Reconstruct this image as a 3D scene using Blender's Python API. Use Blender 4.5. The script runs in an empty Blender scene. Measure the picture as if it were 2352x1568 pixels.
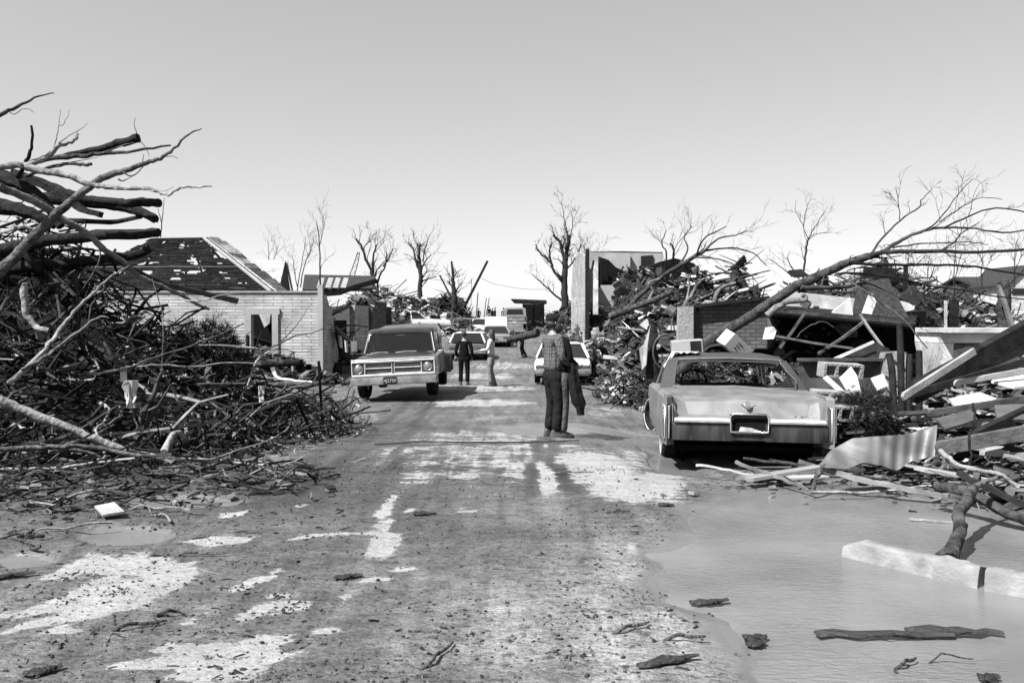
import bpy, bmesh, math, random
from mathutils import Vector, Matrix, noise as mnoise
R = math.radians
random.seed(7)
scene = bpy.context.scene
COL = scene.collection

# ------------------------------------------------------------------ camera, sky, sun, exposure
F, CX, CY, HOR, EYE = 1900.0, 1176.0, 784.0, 735.0, 1.65      # photo measured at 2352 x 1568
PITCH = math.atan((CY - HOR) / F)
cd = bpy.data.cameras.new('camera'); cam = bpy.data.objects.new('camera', cd); COL.objects.link(cam)
cam.location = (0, 0, EYE); cam.rotation_euler = (R(90) - PITCH, 0, 0)
cd.sensor_width = 36; cd.lens = 36 * F / 2352; cd.clip_end = 3000; cd.clip_start = 0.05
scene.camera = cam
SUN_D = Vector((0.58, 0.50, -0.98)).normalized()               # direction the light travels
SUN_EL = math.asin(-SUN_D.z); SUN_AZ = math.atan2(-SUN_D.x, -SUN_D.y)
w = bpy.data.worlds.new('World'); scene.world = w; w.use_nodes = True
nt = w.node_tree; bg = nt.nodes['Background']
sky = nt.nodes.new('ShaderNodeTexSky'); sky.sky_type = 'NISHITA'; sky.sun_disc = False
sky.sun_elevation = SUN_EL; sky.sun_rotation = SUN_AZ; sky.dust_density = 1.0; sky.air_density = 1.0; sky.ozone_density = 1.0
bw = nt.nodes.new('ShaderNodeSeparateColor')                          # the photograph is black and white
nt.links.new(sky.outputs[0], bw.inputs[0])
pwr = nt.nodes.new('ShaderNodeMath'); pwr.operation = 'POWER'; pwr.inputs[1].default_value = 0.55   # film response to the haze bright sky
nt.links.new(bw.outputs[0], pwr.inputs[0]); nt.links.new(pwr.outputs[0], bg.inputs['Color'])
bg.inputs['Strength'].default_value = 0.15
sd = bpy.data.lights.new('sun', 'SUN'); sd.energy = 5.0; sd.angle = R(0.5); sd.color = (1, 1, 1)
sun = bpy.data.objects.new('sun', sd); COL.objects.link(sun)
sun.rotation_euler = SUN_D.to_track_quat('-Z', 'Y').to_euler()
scene.view_settings.view_transform = 'Standard'; scene.view_settings.look = 'None'
scene.view_settings.exposure = 1.5; scene.view_settings.gamma = 1.0

# ------------------------------------------------------------------ placing helpers
def P(px, py, Y):
    a, b = (px - CX) / F, (CY - py) / F
    d = Vector((a, math.cos(PITCH) + b * math.sin(PITCH), -math.sin(PITCH) + b * math.cos(PITCH)))
    s = Y / d.y
    return Vector((d.x * s, Y, EYE + d.z * s))
def proj(p):
    x, y, z = p[0], p[1], p[2] - EYE
    f = y * math.cos(PITCH) - z * math.sin(PITCH); u = y * math.sin(PITCH) + z * math.cos(PITCH)
    return (CX + F * x / f, CY - F * u / f) if f > 0.1 else (-1e6, 1e6)
def lerp(a, b, t): return a + (b - a) * t
def sst(a, b, x):
    t = max(0.0, min(1.0, (x - a) / (b - a))); return t * t * (3 - 2 * t)
PROF = [(-50, 0), (11, 0), (14, -.07), (19, -.25), (27, -.42), (45, -.42), (52, -.25), (60, .15), (70, .5), (85, 1.1), (100, 1.5), (130, 1.8), (400, 1.6), (3000, 1.2)]
def prof(y):
    for (a, za), (b, zb) in zip(PROF, PROF[1:]):
        if y <= b: return lerp(za, zb, (y - a) / (b - a))
    return 1.2
def base_g(x, y):
    z = prof(y)
    if y > 8: z += 0.45 * sst(4.5, 8, -x) * sst(12, 25, y) * (1 - sst(60, 90, y))
    z -= 0.16 * sst(0.9, 2.4, x) * sst(7.2, 9.8, y) * (1 - sst(16, 22, y))
    z += 0.5 * sst(6, 14, x) * sst(14, 24, y) * (1 - sst(60, 90, y))
    return z
PUDDLES = [  # px, py, rx, ry in the photo: where water stands
    (1960, 1300, 460, 175), (2260, 1470, 640, 180), (1850, 1180, 260, 75), (1545, 1040, 60, 24), (1330, 978, 190, 20), (1120, 944, 34, 7), (1440, 990, 60, 14),
    (640, 1012, 75, 26), (600, 1050, 60, 18), (280, 1228, 110, 22), (40, 1282, 75, 14), (835, 946, 28, 16), (1500, 1000, 30, 20), (420, 1150, 130, 16)]
def flood(x, y):
    if y < 1 or y > 30: return 0.0
    px, py = proj((x, y, 0))
    m = 0.0
    for cx, cy, rx, ry in PUDDLES:
        d = math.hypot((px - cx) / rx, (py - cy) / ry)
        m = max(m, 1 - sst(0.6, 1.25, d + 0.2 * mnoise.noise((x * 1.1, y * 1.1, cx)) + .12 * mnoise.noise((x * 3.3, y * 3.3, cx))))
    return m
def g(x, y):
    z = base_g(x, y)
    if 1 < y < 30 and -12 < x < 12: z += -0.075 * flood(x, y) + 0.016 * mnoise.noise((x * 1.7, y * 1.7, 3)) + .009 * mnoise.noise((x * 5, y * 5, 8))
    if y > 25: z += 0.08 * mnoise.noise((x * .2, y * .2, 1))
    return z
def G(px, py, it=40):
    """point of the ground seen at a pixel"""
    lo, hi = 2.0, 200.0
    y = 2.0
    while y < 200:
        p = P(px, py, y)
        if p.z <= base_g(p.x, y): return Vector((p.x, y, base_g(p.x, y)))
        y *= 1.01
    p = P(px, py, 200); return p

# ------------------------------------------------------------------ materials (all grey: the photo is monochrome)
def mat(name, lo, hi=None, rough=.8, scale=4, metal=0, bump=0.0, bscale=30, stretch=(1, 1, 1), island=0.0, objrand=0.0, detail=6, coat=0, spec=.4, dist=.6):
    m = bpy.data.materials.new(name); m.use_nodes = True
    n, l = m.node_tree.nodes, m.node_tree.links; b = n['Principled BSDF']
    hi = lo if hi is None else hi
    if metal < .5: lo, hi = lo * KA, hi * KA
    tc = n.new('ShaderNodeTexCoord'); mp = n.new('ShaderNodeMapping'); mp.inputs['Scale'].default_value = stretch
    l.new(tc.outputs['Object'], mp.inputs[0])
    no = n.new('ShaderNodeTexNoise'); no.inputs['Scale'].default_value = scale; no.inputs['Detail'].default_value = detail; no.inputs['Distortion'].default_value = dist
    l.new(mp.outputs[0], no.inputs['Vector'])
    rp = n.new('ShaderNodeMapRange'); rp.inputs[1].default_value = .3; rp.inputs[2].default_value = .7
    rp.inputs[3].default_value = lo; rp.inputs[4].default_value = hi
    l.new(no.outputs[0], rp.inputs[0]); out = rp.outputs[0]
    for amt, node, sock in ((island, 'ShaderNodeNewGeometry', 'Random Per Island'), (objrand, 'ShaderNodeObjectInfo', 'Random')):
        if amt:
            gi = n.new(node); pw = n.new('ShaderNodeMath'); pw.operation = 'POWER'; pw.inputs[1].default_value = 1.8
            l.new(gi.outputs[sock], pw.inputs[0])
            mr = n.new('ShaderNodeMapRange'); mr.inputs[3].default_value = max(.12, 1 - amt); mr.inputs[4].default_value = 1 + amt * 1.6
            l.new(pw.outputs[0], mr.inputs[0])
            mu = n.new('ShaderNodeMath'); mu.operation = 'MULTIPLY'; l.new(out, mu.inputs[0]); l.new(mr.outputs[0], mu.inputs[1]); out = mu.outputs[0]
    cl = n.new('ShaderNodeClamp'); cl.inputs[2].default_value = .85; l.new(out, cl.inputs[0])
    l.new(cl.outputs[0], b.inputs['Base Color'])
    b.inputs['Roughness'].default_value = rough; b.inputs['Metallic'].default_value = metal
    b.inputs['Specular IOR Level'].default_value = .07 if rough >= .7 else spec
    if coat: b.inputs['Coat Weight'].default_value = coat; b.inputs['Coat Roughness'].default_value = .12
    if bump:
        nb = n.new('ShaderNodeTexNoise'); nb.inputs['Scale'].default_value = bscale; nb.inputs['Detail'].default_value = 4
        l.new(mp.outputs[0], nb.inputs['Vector'])
        bp = n.new('ShaderNodeBump'); bp.inputs['Strength'].default_value = bump; bp.inputs['Distance'].default_value = .05
        l.new(nb.outputs[0], bp.inputs['Height']); l.new(bp.outputs[0], b.inputs['Normal'])
    return m
KA = .47
M = {}
M['bark'] = mat('bark', .03, .17, .9, 9, bump=.7, bscale=22, stretch=(1, 1, 1), objrand=.35)
M['pale_bark'] = mat('pale_bark', .12, .42, .85, 7, bump=.6, bscale=18, objrand=.3)
M['dark_bark'] = mat('dark_bark', .012, .04, .9, 8, bump=.7, bscale=20)
M['twig'] = mat('twig', .02, .085, .9, 5, island=.92)
M['far_bark'] = mat('far_bark', .03, .06, .9, 2)
M['board'] = mat('board', .07, .2, .75, 6, bump=.25, bscale=40, stretch=(1, .12, 1), objrand=.75, dist=.2)
M['pale_board'] = mat('pale_board', .32, .6, .7, 5, bump=.2, bscale=40, stretch=(1, .12, 1), objrand=.2, dist=.2)
M['dark_board'] = mat('dark_board', .012, .04, .8, 6, bump=.3, bscale=40, stretch=(1, .15, 1))
M['cut_wood'] = mat('cut_wood', .12, .24, .85, 14, bump=.3)
M['rubble'] = mat('rubble', .06, .17, .85, 3, island=.95, bump=.2)
M['pale_rubble'] = mat('pale_rubble', .22, .4, .85, 3, island=.9, bump=.2)
M['soil'] = mat('soil', .008, .028, .95, 2.5, bump=1.0, bscale=9)
M['rub_soil'] = mat('rub_soil', .015, .08, .95, 3.5, bump=1.0, bscale=8)
M['concrete'] = mat('concrete', .34, .5, .85, 7, bump=.5, bscale=35)
M['white'] = mat('white_paint', .6, 1.15, .6, 2.5, bump=.12)
M['dirty_white'] = mat('dirty_white', .45, .95, .7, 2.5, bump=.15)
M['plaster'] = mat('plaster', .38, .56, .85, 1.2, bump=.15)
M['grey_panel'] = mat('grey_panel', .07, .16, .75, 3, bump=.2)
M['shingle'] = mat('shingle', .04, .1, .9, 12, bump=.8, bscale=60)
M['sheet_metal'] = mat('sheet_metal', .2, .5, .5, 3, metal=.35, bump=.15, bscale=5)
M['dark_metal'] = mat('dark_metal', .03, .07, .5, 5, metal=.5, bump=.1)
M['chrome'] = mat('chrome', .5, .7, .2, 6, metal=1, bump=.04, bscale=12)
M['dull_chrome'] = mat('dull_chrome', .25, .5, .38, 5, metal=.9, bump=.08, bscale=14)
M['dirty_chrome'] = mat('dirty_chrome', .012, .085, .55, 9, metal=.3, bump=.15, bscale=20, stretch=(1, 1, .25))
M['rubber'] = mat('rubber', .012, .03, .85, 14, bump=.2)
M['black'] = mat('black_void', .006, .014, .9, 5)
M['dark_paint'] = mat('dark_paint', .028, .05, .35, 3, coat=.5, spec=.5)
M['dusty_paint'] = mat('dusty_paint', .19, .36, .5, 3.5, metal=.25, coat=.12, bump=.05, bscale=50, detail=9)
M['vinyl'] = mat('vinyl', .07, .12, .75, 60, bump=.3, bscale=160, detail=3)
M['car_white'] = mat('car_white', .8, .95, .3, 1.5, coat=.4)
M['car_grey'] = mat('car_grey', .26, .36, .35, 1.5, coat=.4)
M['car_mid'] = mat('car_mid', .1, .16, .35, 1.5, coat=.4)
M['rusty_fender'] = mat('rusty_fender', .035, .24, .6, 3.2, coat=.1, bump=.15, bscale=10)
M['skin'] = mat('skin', .3, .36, .55, 12)
M['hair'] = mat('hair', .015, .04, .6, 40, stretch=(1, 1, .2), bump=.3, bscale=80)
M['black_cloth'] = mat('black_cloth', .006, .014, .95, 10, bump=.6, bscale=9)
M['dark_cloth'] = mat('dark_cloth', .014, .03, .95, 9, bump=.8, bscale=9)
M['denim'] = mat('denim', .2, .32, .9, 6, bump=.6, bscale=9)
M['grey_cloth'] = mat('grey_cloth', .09, .17, .95, 6, bump=.8, bscale=8)
M['white_cloth'] = mat('white_cloth', .66, .8, .9, 8, bump=.6, bscale=10)
M['needle'] = mat('needle', .018, .04, .8, 6, island=.6)
M['leather'] = mat('leather', .05, .1, .5, 10)
M['lens'] = mat('lamp_lens', .2, .34, .15, 18, coat=.6)
M['card'] = mat('cardboard', .5, .6, .85, 3, bump=.05)
M['ink'] = mat('ink', .02, .03, .7, 3)
def glass_mat(name, tint, rough=.04, alpha=.35):
    m = bpy.data.materials.new(name); m.use_nodes = True; n, l = m.node_tree.nodes, m.node_tree.links
    b = n['Principled BSDF']; b.inputs['Base Color'].default_value = (tint,) * 3 + (1,); b.inputs['Roughness'].default_value = rough
    b.inputs['Alpha'].default_value = alpha; b.inputs['Specular IOR Level'].default_value = .14
    no = n.new('ShaderNodeTexNoise'); no.inputs['Scale'].default_value = 3; r = n.new('ShaderNodeMapRange'); r.inputs[3].default_value = rough; r.inputs[4].default_value = rough + .12
    l.new(no.outputs[0], r.inputs[0]); l.new(r.outputs[0], b.inputs['Roughness'])
    return m
M['glass'] = glass_mat('window_glass', .012, .03, .6)
M['dark_glass'] = glass_mat('dark_glass', .015, .06, 1.0)
def brick_mat(name, c1, c2, mortar, w=.22, h=.075, scale=1.0):
    m = bpy.data.materials.new(name); m.use_nodes = True; n, l = m.node_tree.nodes, m.node_tree.links; b = n['Principled BSDF']
    tc = n.new('ShaderNodeTexCoord'); sx = n.new('ShaderNodeSeparateXYZ'); cx = n.new('ShaderNodeCombineXYZ'); ad = n.new('ShaderNodeMath')
    l.new(tc.outputs['Object'], sx.inputs[0]); l.new(sx.outputs[0], ad.inputs[0]); l.new(sx.outputs[1], ad.inputs[1])
    l.new(ad.outputs[0], cx.inputs[0]); l.new(sx.outputs[2], cx.inputs[1])
    br = n.new('ShaderNodeTexBrick'); l.new(cx.outputs[0], br.inputs['Vector'])
    br.inputs['Color1'].default_value = (c1,) * 3 + (1,); br.inputs['Color2'].default_value = (c2,) * 3 + (1,); br.inputs['Mortar'].default_value = (mortar,) * 3 + (1,)
    br.inputs['Scale'].default_value = scale; br.inputs['Brick Width'].default_value = w; br.inputs['Row Height'].default_value = h; br.inputs['Mortar Size'].default_value = .014
    no = n.new('ShaderNodeTexNoise'); no.inputs['Scale'].default_value = 1.6; no.inputs['Detail'].default_value = 8; l.new(tc.outputs['Object'], no.inputs['Vector'])
    mr = n.new('ShaderNodeMapRange'); mr.inputs[1].default_value = .3; mr.inputs[2].default_value = .7; mr.inputs[3].default_value = .55; mr.inputs[4].default_value = 1.15; l.new(no.outputs[0], mr.inputs[0])
    mx = n.new('ShaderNodeMix'); mx.data_type = 'RGBA'; mx.blend_type = 'MULTIPLY'; mx.inputs['Factor'].default_value = 1
    l.new(br.outputs['Color'], mx.inputs[6]); l.new(mr.outputs[0], mx.inputs[7]); l.new(mx.outputs[2], b.inputs['Base Color'])
    bp = n.new('ShaderNodeBump'); bp.inputs['Strength'].default_value = .6; bp.inputs['Distance'].default_value = .02; bp.invert = True
    l.new(br.outputs['Fac'], bp.inputs['Height']); l.new(bp.outputs[0], b.inputs['Normal']); b.inputs['Roughness'].default_value = .85
    return m
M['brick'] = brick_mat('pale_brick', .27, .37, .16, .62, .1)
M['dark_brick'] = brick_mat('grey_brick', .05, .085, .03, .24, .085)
M['siding'] = brick_mat('lap_siding', .24, .29, .1, 9, .14)
M['shingle_roof'] = brick_mat('shingle_courses', .22, .32, .14, .3, .16)

# ------------------------------------------------------------------ mesh helpers
class MB:
    def __init__(s): s.v = []; s.f = []
    def add(s, vs, fs):
        o = len(s.v); s.v += [tuple(p) for p in vs]; s.f += [tuple(i + o for i in f) for f in fs]; return s
    def box(s, c, d, rot=None, taper=1.0):
        vs = []
        for z in (-1, 1):
            k = taper if z > 0 else 1
            for x, y in ((-1, -1), (1, -1), (1, 1), (-1, 1)):
                p = Vector((x * d[0] / 2 * k, y * d[1] / 2 * k, z * d[2] / 2))
                if rot is not None: p = rot @ p
                vs.append(p + Vector(c))
        return s.add(vs, [(3, 2, 1, 0), (4, 5, 6, 7), (0, 1, 5, 4), (1, 2, 6, 5), (2, 3, 7, 6), (3, 0, 4, 7)])
    def tube(s, pts, rads, n=6, wob=0.0, cap=True, seed=0):
        pts = [Vector(p) for p in pts]; L = len(pts); vs = []; up = None
        if not hasattr(rads, '__len__'): rads = [rads] * L
        if len(rads) == 2 and L > 2: rads = [lerp(rads[0], rads[1], i / (L - 1)) for i in range(L)]
        rnd = random.Random(seed)
        for i, p in enumerate(pts):
            t = (pts[min(i + 1, L - 1)] - pts[max(i - 1, 0)])
            if t.length < 1e-9: t = Vector((0, 0, 1))
            t.normalize()
            if up is None: up = t.orthogonal().normalized()
            else:
                up = up - t * up.dot(t)
                up = up.normalized() if up.length > 1e-6 else t.orthogonal().normalized()
            sd_ = t.cross(up)
            for k in range(n):
                a = 2 * math.pi * k / n; r = rads[i] * (1 + (rnd.uniform(-wob, wob) if wob else 0))
                vs.append(p + up * (math.cos(a) * r) + sd_ * (math.sin(a) * r))
        fs = [(i * n + k, i * n + (k + 1) % n, (i + 1) * n + (k + 1) % n, (i + 1) * n + k) for i in range(L - 1) for k in range(n)]
        if cap: fs += [tuple(range(n - 1, -1, -1)), tuple((L - 1) * n + k for k in range(n))]
        return s.add(vs, fs)
    def loft(s, secs, cap=True, closed=True):
        n = len(secs[0]); vs = [p for q in secs for p in q]; kk = n if closed else n - 1
        fs = [(i * n + k, i * n + (k + 1) % n, (i + 1) * n + (k + 1) % n, (i + 1) * n + k) for i in range(len(secs) - 1) for k in range(kk)]
        if cap and closed: fs += [tuple(range(n - 1, -1, -1)), tuple((len(secs) - 1) * n + k for k in range(n))]
        return s.add(vs, fs)
    def slab(s, quad, th):
        """a flat polygon given thickness along its normal"""
        q = [Vector(p) for p in quad]; nrm = (q[1] - q[0]).cross(q[2] - q[0]).normalized() * th; n = len(q)
        vs = q + [p - nrm for p in q]
        return s.add(vs, [tuple(range(n)), tuple(range(2 * n - 1, n - 1, -1))] + [(i, n + i, n + (i + 1) % n, (i + 1) % n) for i in range(n)])
    def ell(s, c, r, nu=10, nv=7, rot=None, jit=0):
        vs = []
        for j in range(1, nv):
            t = math.pi * j / nv
            for i in range(nu):
                a = 2 * math.pi * i / nu; k = 1 + random.uniform(-jit, jit)
                p = Vector((r[0] * math.sin(t) * math.cos(a) * k, r[1] * math.sin(t) * math.sin(a) * k, r[2] * math.cos(t) * k))
                vs.append((rot @ p if rot is not None else p) + Vector(c))
        for z in (1, -1):
            p = Vector((0, 0, z * r[2])); vs.append((rot @ p if rot is not None else p) + Vector(c))
        T, B = len(vs) - 2, len(vs) - 1
        fs = [(j * nu + i, (j + 1) * nu + i, (j + 1) * nu + (i + 1) % nu, j * nu + (i + 1) % nu) for j in range(nv - 2) for i in range(nu)]
        fs += [(T, i, (i + 1) % nu) for i in range(nu)] + [(B, (nv - 2) * nu + (i + 1) % nu, (nv - 2) * nu + i) for i in range(nu)]
        return s.add(vs, fs)
    def disc(s, c, r, axis='x', th=.02, n=20, r2=None):
        """a solid disc (or cone frustum) about an axis"""
        c = Vector(c); vs = []
        for e, rr in ((-.5, r), (.5, r2 if r2 is not None else r)):
            for k in range(n):
                a = 2 * math.pi * k / n; u, v = math.cos(a) * rr, math.sin(a) * rr
                vs.append(c + (Vector((e * th, u, v)) if axis == 'x' else Vector((u, e * th, v)) if axis == 'y' else Vector((u, v, e * th))))
        return s.add(vs, [tuple(range(n)), tuple(range(2 * n - 1, n - 1, -1))] + [(i, n + i, n + (i + 1) % n, (i + 1) % n) for i in range(n)])
    def mesh(s, name, m=None, smooth=None):
        me = bpy.data.meshes.new(name); me.from_pydata(s.v, [], s.f); me.update()
        bm = bmesh.new(); bm.from_mesh(me); bmesh.ops.recalc_face_normals(bm, faces=bm.faces); bm.to_mesh(me); bm.free()
        if smooth is not None:
            for p in me.polygons: p.use_smooth = True
            me.set_sharp_from_angle(angle=R(smooth))
        if m is not None:
            for x in (m if isinstance(m, (list, tuple)) else [m]): me.materials.append(x)
        return me
    def build(s, name, m, parent=None, smooth=None, bevel=0):
        o = bpy.data.objects.new(name, s.mesh(name, m, smooth)); COL.objects.link(o)
        if parent is not None: o.parent = parent
        if bevel:
            b = o.modifiers.new('bevel', 'BEVEL'); b.width = bevel; b.segments = 2; b.limit_method = 'ANGLE'; b.angle_limit = R(40)
        return o
def bake(o, cutters=()):
    bpy.context.view_layer.update()
    dg = bpy.context.evaluated_depsgraph_get()
    me = bpy.data.meshes.new_from_object(o.evaluated_get(dg), preserve_all_data_layers=False, depsgraph=dg)
    o.modifiers.clear(); o.data = me
    for c in cutters: bpy.data.objects.remove(c)
    return o
def cut(o, mbs):
    cs = []
    for mb in mbs:
        c = mb.build('cutter', None); c.parent = None; cs.append(c)
        bo = o.modifiers.new('cut', 'BOOLEAN'); bo.operation = 'DIFFERENCE'; bo.solver = 'EXACT'; bo.object = c
        c.matrix_world = o.matrix_world
    return bake(o, cs)
def tag(o, label, cat, group=None, kind=None):
    if label: o['label'] = label
    if cat: o['category'] = cat
    if group: o['group'] = group
    if kind: o['kind'] = kind
    return o
def struct(o): o['kind'] = 'structure'; return o
def stuff(o, label=None): 
    o['kind'] = 'stuff'
    return o
def thing(name, label, cat, loc=(0, 0, 0), rz=0, group=None, rot=None):
    o = bpy.data.objects.new(name, None); COL.objects.link(o); o.location = loc; o.rotation_euler = rot if rot else (0, 0, rz)
    o.empty_display_size = .2
    return tag(o, label, cat, group)
def text_mesh(name, body, size, m, parent, loc, rot, depth=.004):
    c = bpy.data.curves.new(name, 'FONT'); c.body = body; c.size = size; c.extrude = depth; c.align_x = 'CENTER'; c.align_y = 'CENTER'; c.resolution_u = 3
    t = bpy.data.objects.new(name, c); COL.objects.link(t)
    bpy.context.view_layer.update(); dg = bpy.context.evaluated_depsgraph_get()
    me = bpy.data.meshes.new_from_object(t.evaluated_get(dg)); bpy.data.objects.remove(t)
    me.materials.clear(); me.materials.append(m)
    o = bpy.data.objects.new(name, me); COL.objects.link(o); o.parent = parent; o.location = loc; o.rotation_euler = rot
    return o
def fbm(x, y, z=0, o=4):
    return sum(mnoise.noise((x * 2 ** i, y * 2 ** i, z + i * 7)) / 2 ** i for i in range(o))
def pathpx(pts, Y0, Y1):
    n = len(pts) - 1
    return [P(p[0], p[1], lerp(Y0, Y1, i / n) if len(p) < 3 else p[2]) for i, p in enumerate(pts)]
def refine(pts, k=3, jit=.0, seed=1):
    rnd = random.Random(seed); out = []
    for i in range(len(pts) - 1):
        p0, p1, p2, p3 = pts[max(i - 1, 0)], pts[i], pts[i + 1], pts[min(i + 2, len(pts) - 1)]
        for j in range(k):
            t = j / k
            q = 0.5 * ((2 * p1) + (p2 - p0) * t + (2 * p0 - 5 * p1 + 4 * p2 - p3) * t * t + (3 * p1 - p0 - 3 * p2 + p3) * t ** 3)
            if jit and (i or j): q = q + Vector([rnd.uniform(-jit, jit) for _ in range(3)])
            out.append(q)
    return out + [pts[-1]]
def grow(mb, p, d, L, r, depth, rnd, spread=.6, n=5, up=.15, kids=(2, 4), minr=.004, twig=None):
    """a limb with side limbs; thin ones go into the twig builder"""
    segs = 4; pts = [Vector(p)]; d = Vector(d).normalized(); ds = []
    for i in range(segs):
        d = (d + Vector((rnd.gauss(0, .14), rnd.gauss(0, .14), rnd.gauss(0, .14) + up * .25))).normalized(); ds.append(d)
        pts.append(pts[-1] + d * (L / segs))
    tgt = mb if (twig is None or depth > 1) else twig
    tgt.tube(pts, [lerp(r, r * .45, i / segs) for i in range(segs + 1)], max(3, n if depth > 1 else 3), wob=.12 if depth > 1 else 0, cap=depth > 1, seed=rnd.randint(0, 9999))
    if depth <= 0: return
    for _ in range(rnd.randint(*kids)):
        i = rnd.randint(1, segs); dd = ds[i - 1]; ax = Vector((rnd.gauss(0, 1), rnd.gauss(0, 1), rnd.gauss(0, 1))).cross(dd)
        if ax.length < 1e-4: continue
        nd = (Matrix.Rotation(rnd.uniform(.35, 1.0) * spread / .6, 3, ax.normalized()) @ dd) + Vector((0, 0, up))
        grow(mb, pts[i], nd, L * rnd.uniform(.45, .75), max(minr, r * rnd.uniform(.35, .55)), depth - 1, rnd, spread, n, up, kids, minr, twig)
def rrot(rnd, flat=.35):
    return Matrix.Rotation(rnd.uniform(0, 6.283), 3, 'Z') @ Matrix.Rotation(rnd.gauss(0, flat), 3, 'X') @ Matrix.Rotation(rnd.gauss(0, flat), 3, 'Y')
# ------------------------------------------------------------------ ground and water
DRY = [(1330, 1075, 190, 46, .9), (1040, 1040, 190, 60, .55), (1470, 1118, 130, 38, 1), (1180, 1020, 150, 36, .65), (1260, 1110, 30, 28, .9), (1010, 1090, 120, 26, .5), (1100, 925, 140, 10, .8), (1110, 892, 130, 8, .75),
    (1100, 865, 110, 7, .7), (1480, 1255, 90, 16, .5), (1150, 840, 80, 10, .6), (1390, 945, 80, 14, .5), (1430, 910, 60, 12, .6)]
SPANS = [[(160, 645, 8), (250, 615, 35), (400, 590, 60), (520, 575, 55), (700, 575, 45), (850, 590, 40), (905, 602, 8)], [(100, 775, 6), (250, 755, 25), (400, 715, 70), (550, 690, 95), (700, 680, 60), (800, 640, 40), (905, 608, 12)], [(-60, 800, 20), (100, 800, 20), (140, 800, 5)],
    [(80, 842, 8), (250, 820, 22), (420, 790, 30), (560, 760, 20), (600, 750, 5)], [(-60, 890, 4), (0, 880, 8), (120, 862, 5)], [(150, 905, 4), (250, 882, 16), (390, 875, 8)], [(1040, 712, 4), (1100, 682, 15), (1200, 640, 20), (1290, 598, 18), (1300, 590, 4)],
    [(1020, 832, 4), (1100, 815, 20), (1200, 790, 35), (1300, 770, 40), (1380, 745, 30), (1402, 728, 5)], [(860, 845, 4), (930, 800, 18), (1000, 765, 6)], [(1180, 722, 4), (1300, 705, 14), (1400, 700, 6)], [(1500, 738, 6), (1580, 720, 18), (1645, 715, 5)],
    [(670, 980, 4), (760, 960, 30), (900, 960, 28), (1050, 960, 35), (1150, 945, 45), (1250, 930, 50), (1290, 905, 14), (1400, 890, 12), (1520, 880, 13), (1590, 880, 4)], [(1200, 985, 5), (1420, 981, 3)], [(480, 1062, 4), (560, 1040, 18), (700, 1035, 18), (850, 1062, 45), (1000, 1060, 52), (1150, 1060, 40), (1265, 1055, 8)],
    [(1810, 586, 5), (1860, 582, 16), (1910, 580, 4)], [(1700, 642, 3), (1780, 628, 12), (1825, 620, 4)], [(820, 472, 5), (950, 465, 18), (1100, 455, 18), (1200, 445, 10)], [(1280, 446, 3), (1450, 440, 8), (1650, 430, 9), (1750, 420, 5)], [(2110, 320, 3), (2150, 322, 11), (2205, 325, 3)], [(1860, 308, 3), (1900, 330, 15), (1925, 348, 4)], [(1335, 300, 3), (1365, 298, 9), (1400, 296, 3)], [(960, 350, 3), (1050, 345, 12), (1150, 330, 5)]]
VSPAN = [(215, 1800, 12), (300, 1780, 35), (350, 1770, 35), (420, 1760, 60), (460, 1790, 80), (490, 1760, 70), (520, 1740, 45), (575, 1708, 20)]
def span(v, pts):
    for (a, ca, ha), (b, cb, hb) in zip(pts, pts[1:]):
        if a <= v <= b: t = (v - a) / (b - a); return lerp(ca, cb, t), lerp(ha, hb, t)
    return None
DARKT = [((1225, 1130), (1228, 1062), (1240, 1010), (1262, 960)), ((1320, 1130), (1268, 1062), (1262, 1005), (1280, 950)), ((905, 1075), (925, 1010), (960, 960), (1010, 900)), ((690, 1130), (800, 1040), (900, 960), (960, 900)), ((860, 1023), (1100, 1018), (1330, 1016))]
def segd(p, a, b):
    ax, ay = b[0] - a[0], b[1] - a[1]; t = max(0, min(1, ((p[0] - a[0]) * ax + (p[1] - a[1]) * ay) / (ax * ax + ay * ay)))
    return math.hypot(p[0] - a[0] - t * ax, (p[1] - a[1] - t * ay))
def axis_pts(lo, hi, core0, core1, step, grow_=1.22):
    out = []; x = core0
    while x <= core1: out.append(x); x += step
    s = step; x = out[-1]
    while x < hi: s *= grow_; x += s; out.append(min(x, hi))
    s = step; x = out[0]; pre = []
    while x > lo: s *= grow_; x -= s; pre.append(max(x, lo))
    return pre[::-1] + out
xs = axis_pts(-500, 500, -6.5, 6.8, .11); ys = axis_pts(-12, 900, 2.6, 15.5, .11, 1.06)
gm = MB(); dry, wet, tone = [], [], []
TONE = [(1330, 1460, 420, 170, .95), (1480, 1270, 140, 70, .7), (760, 1100, 330, 120, -.42), (1060, 1235, 170, 70, -.3), (330, 1130, 420, 100, -.4), (120, 1260, 200, 50, -.35), (560, 1440, 300, 110, .12), (1650, 1500, 300, 100, .6), (960, 950, 120, 60, -.15), (1400, 1160, 120, 40, -.25)]
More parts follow.
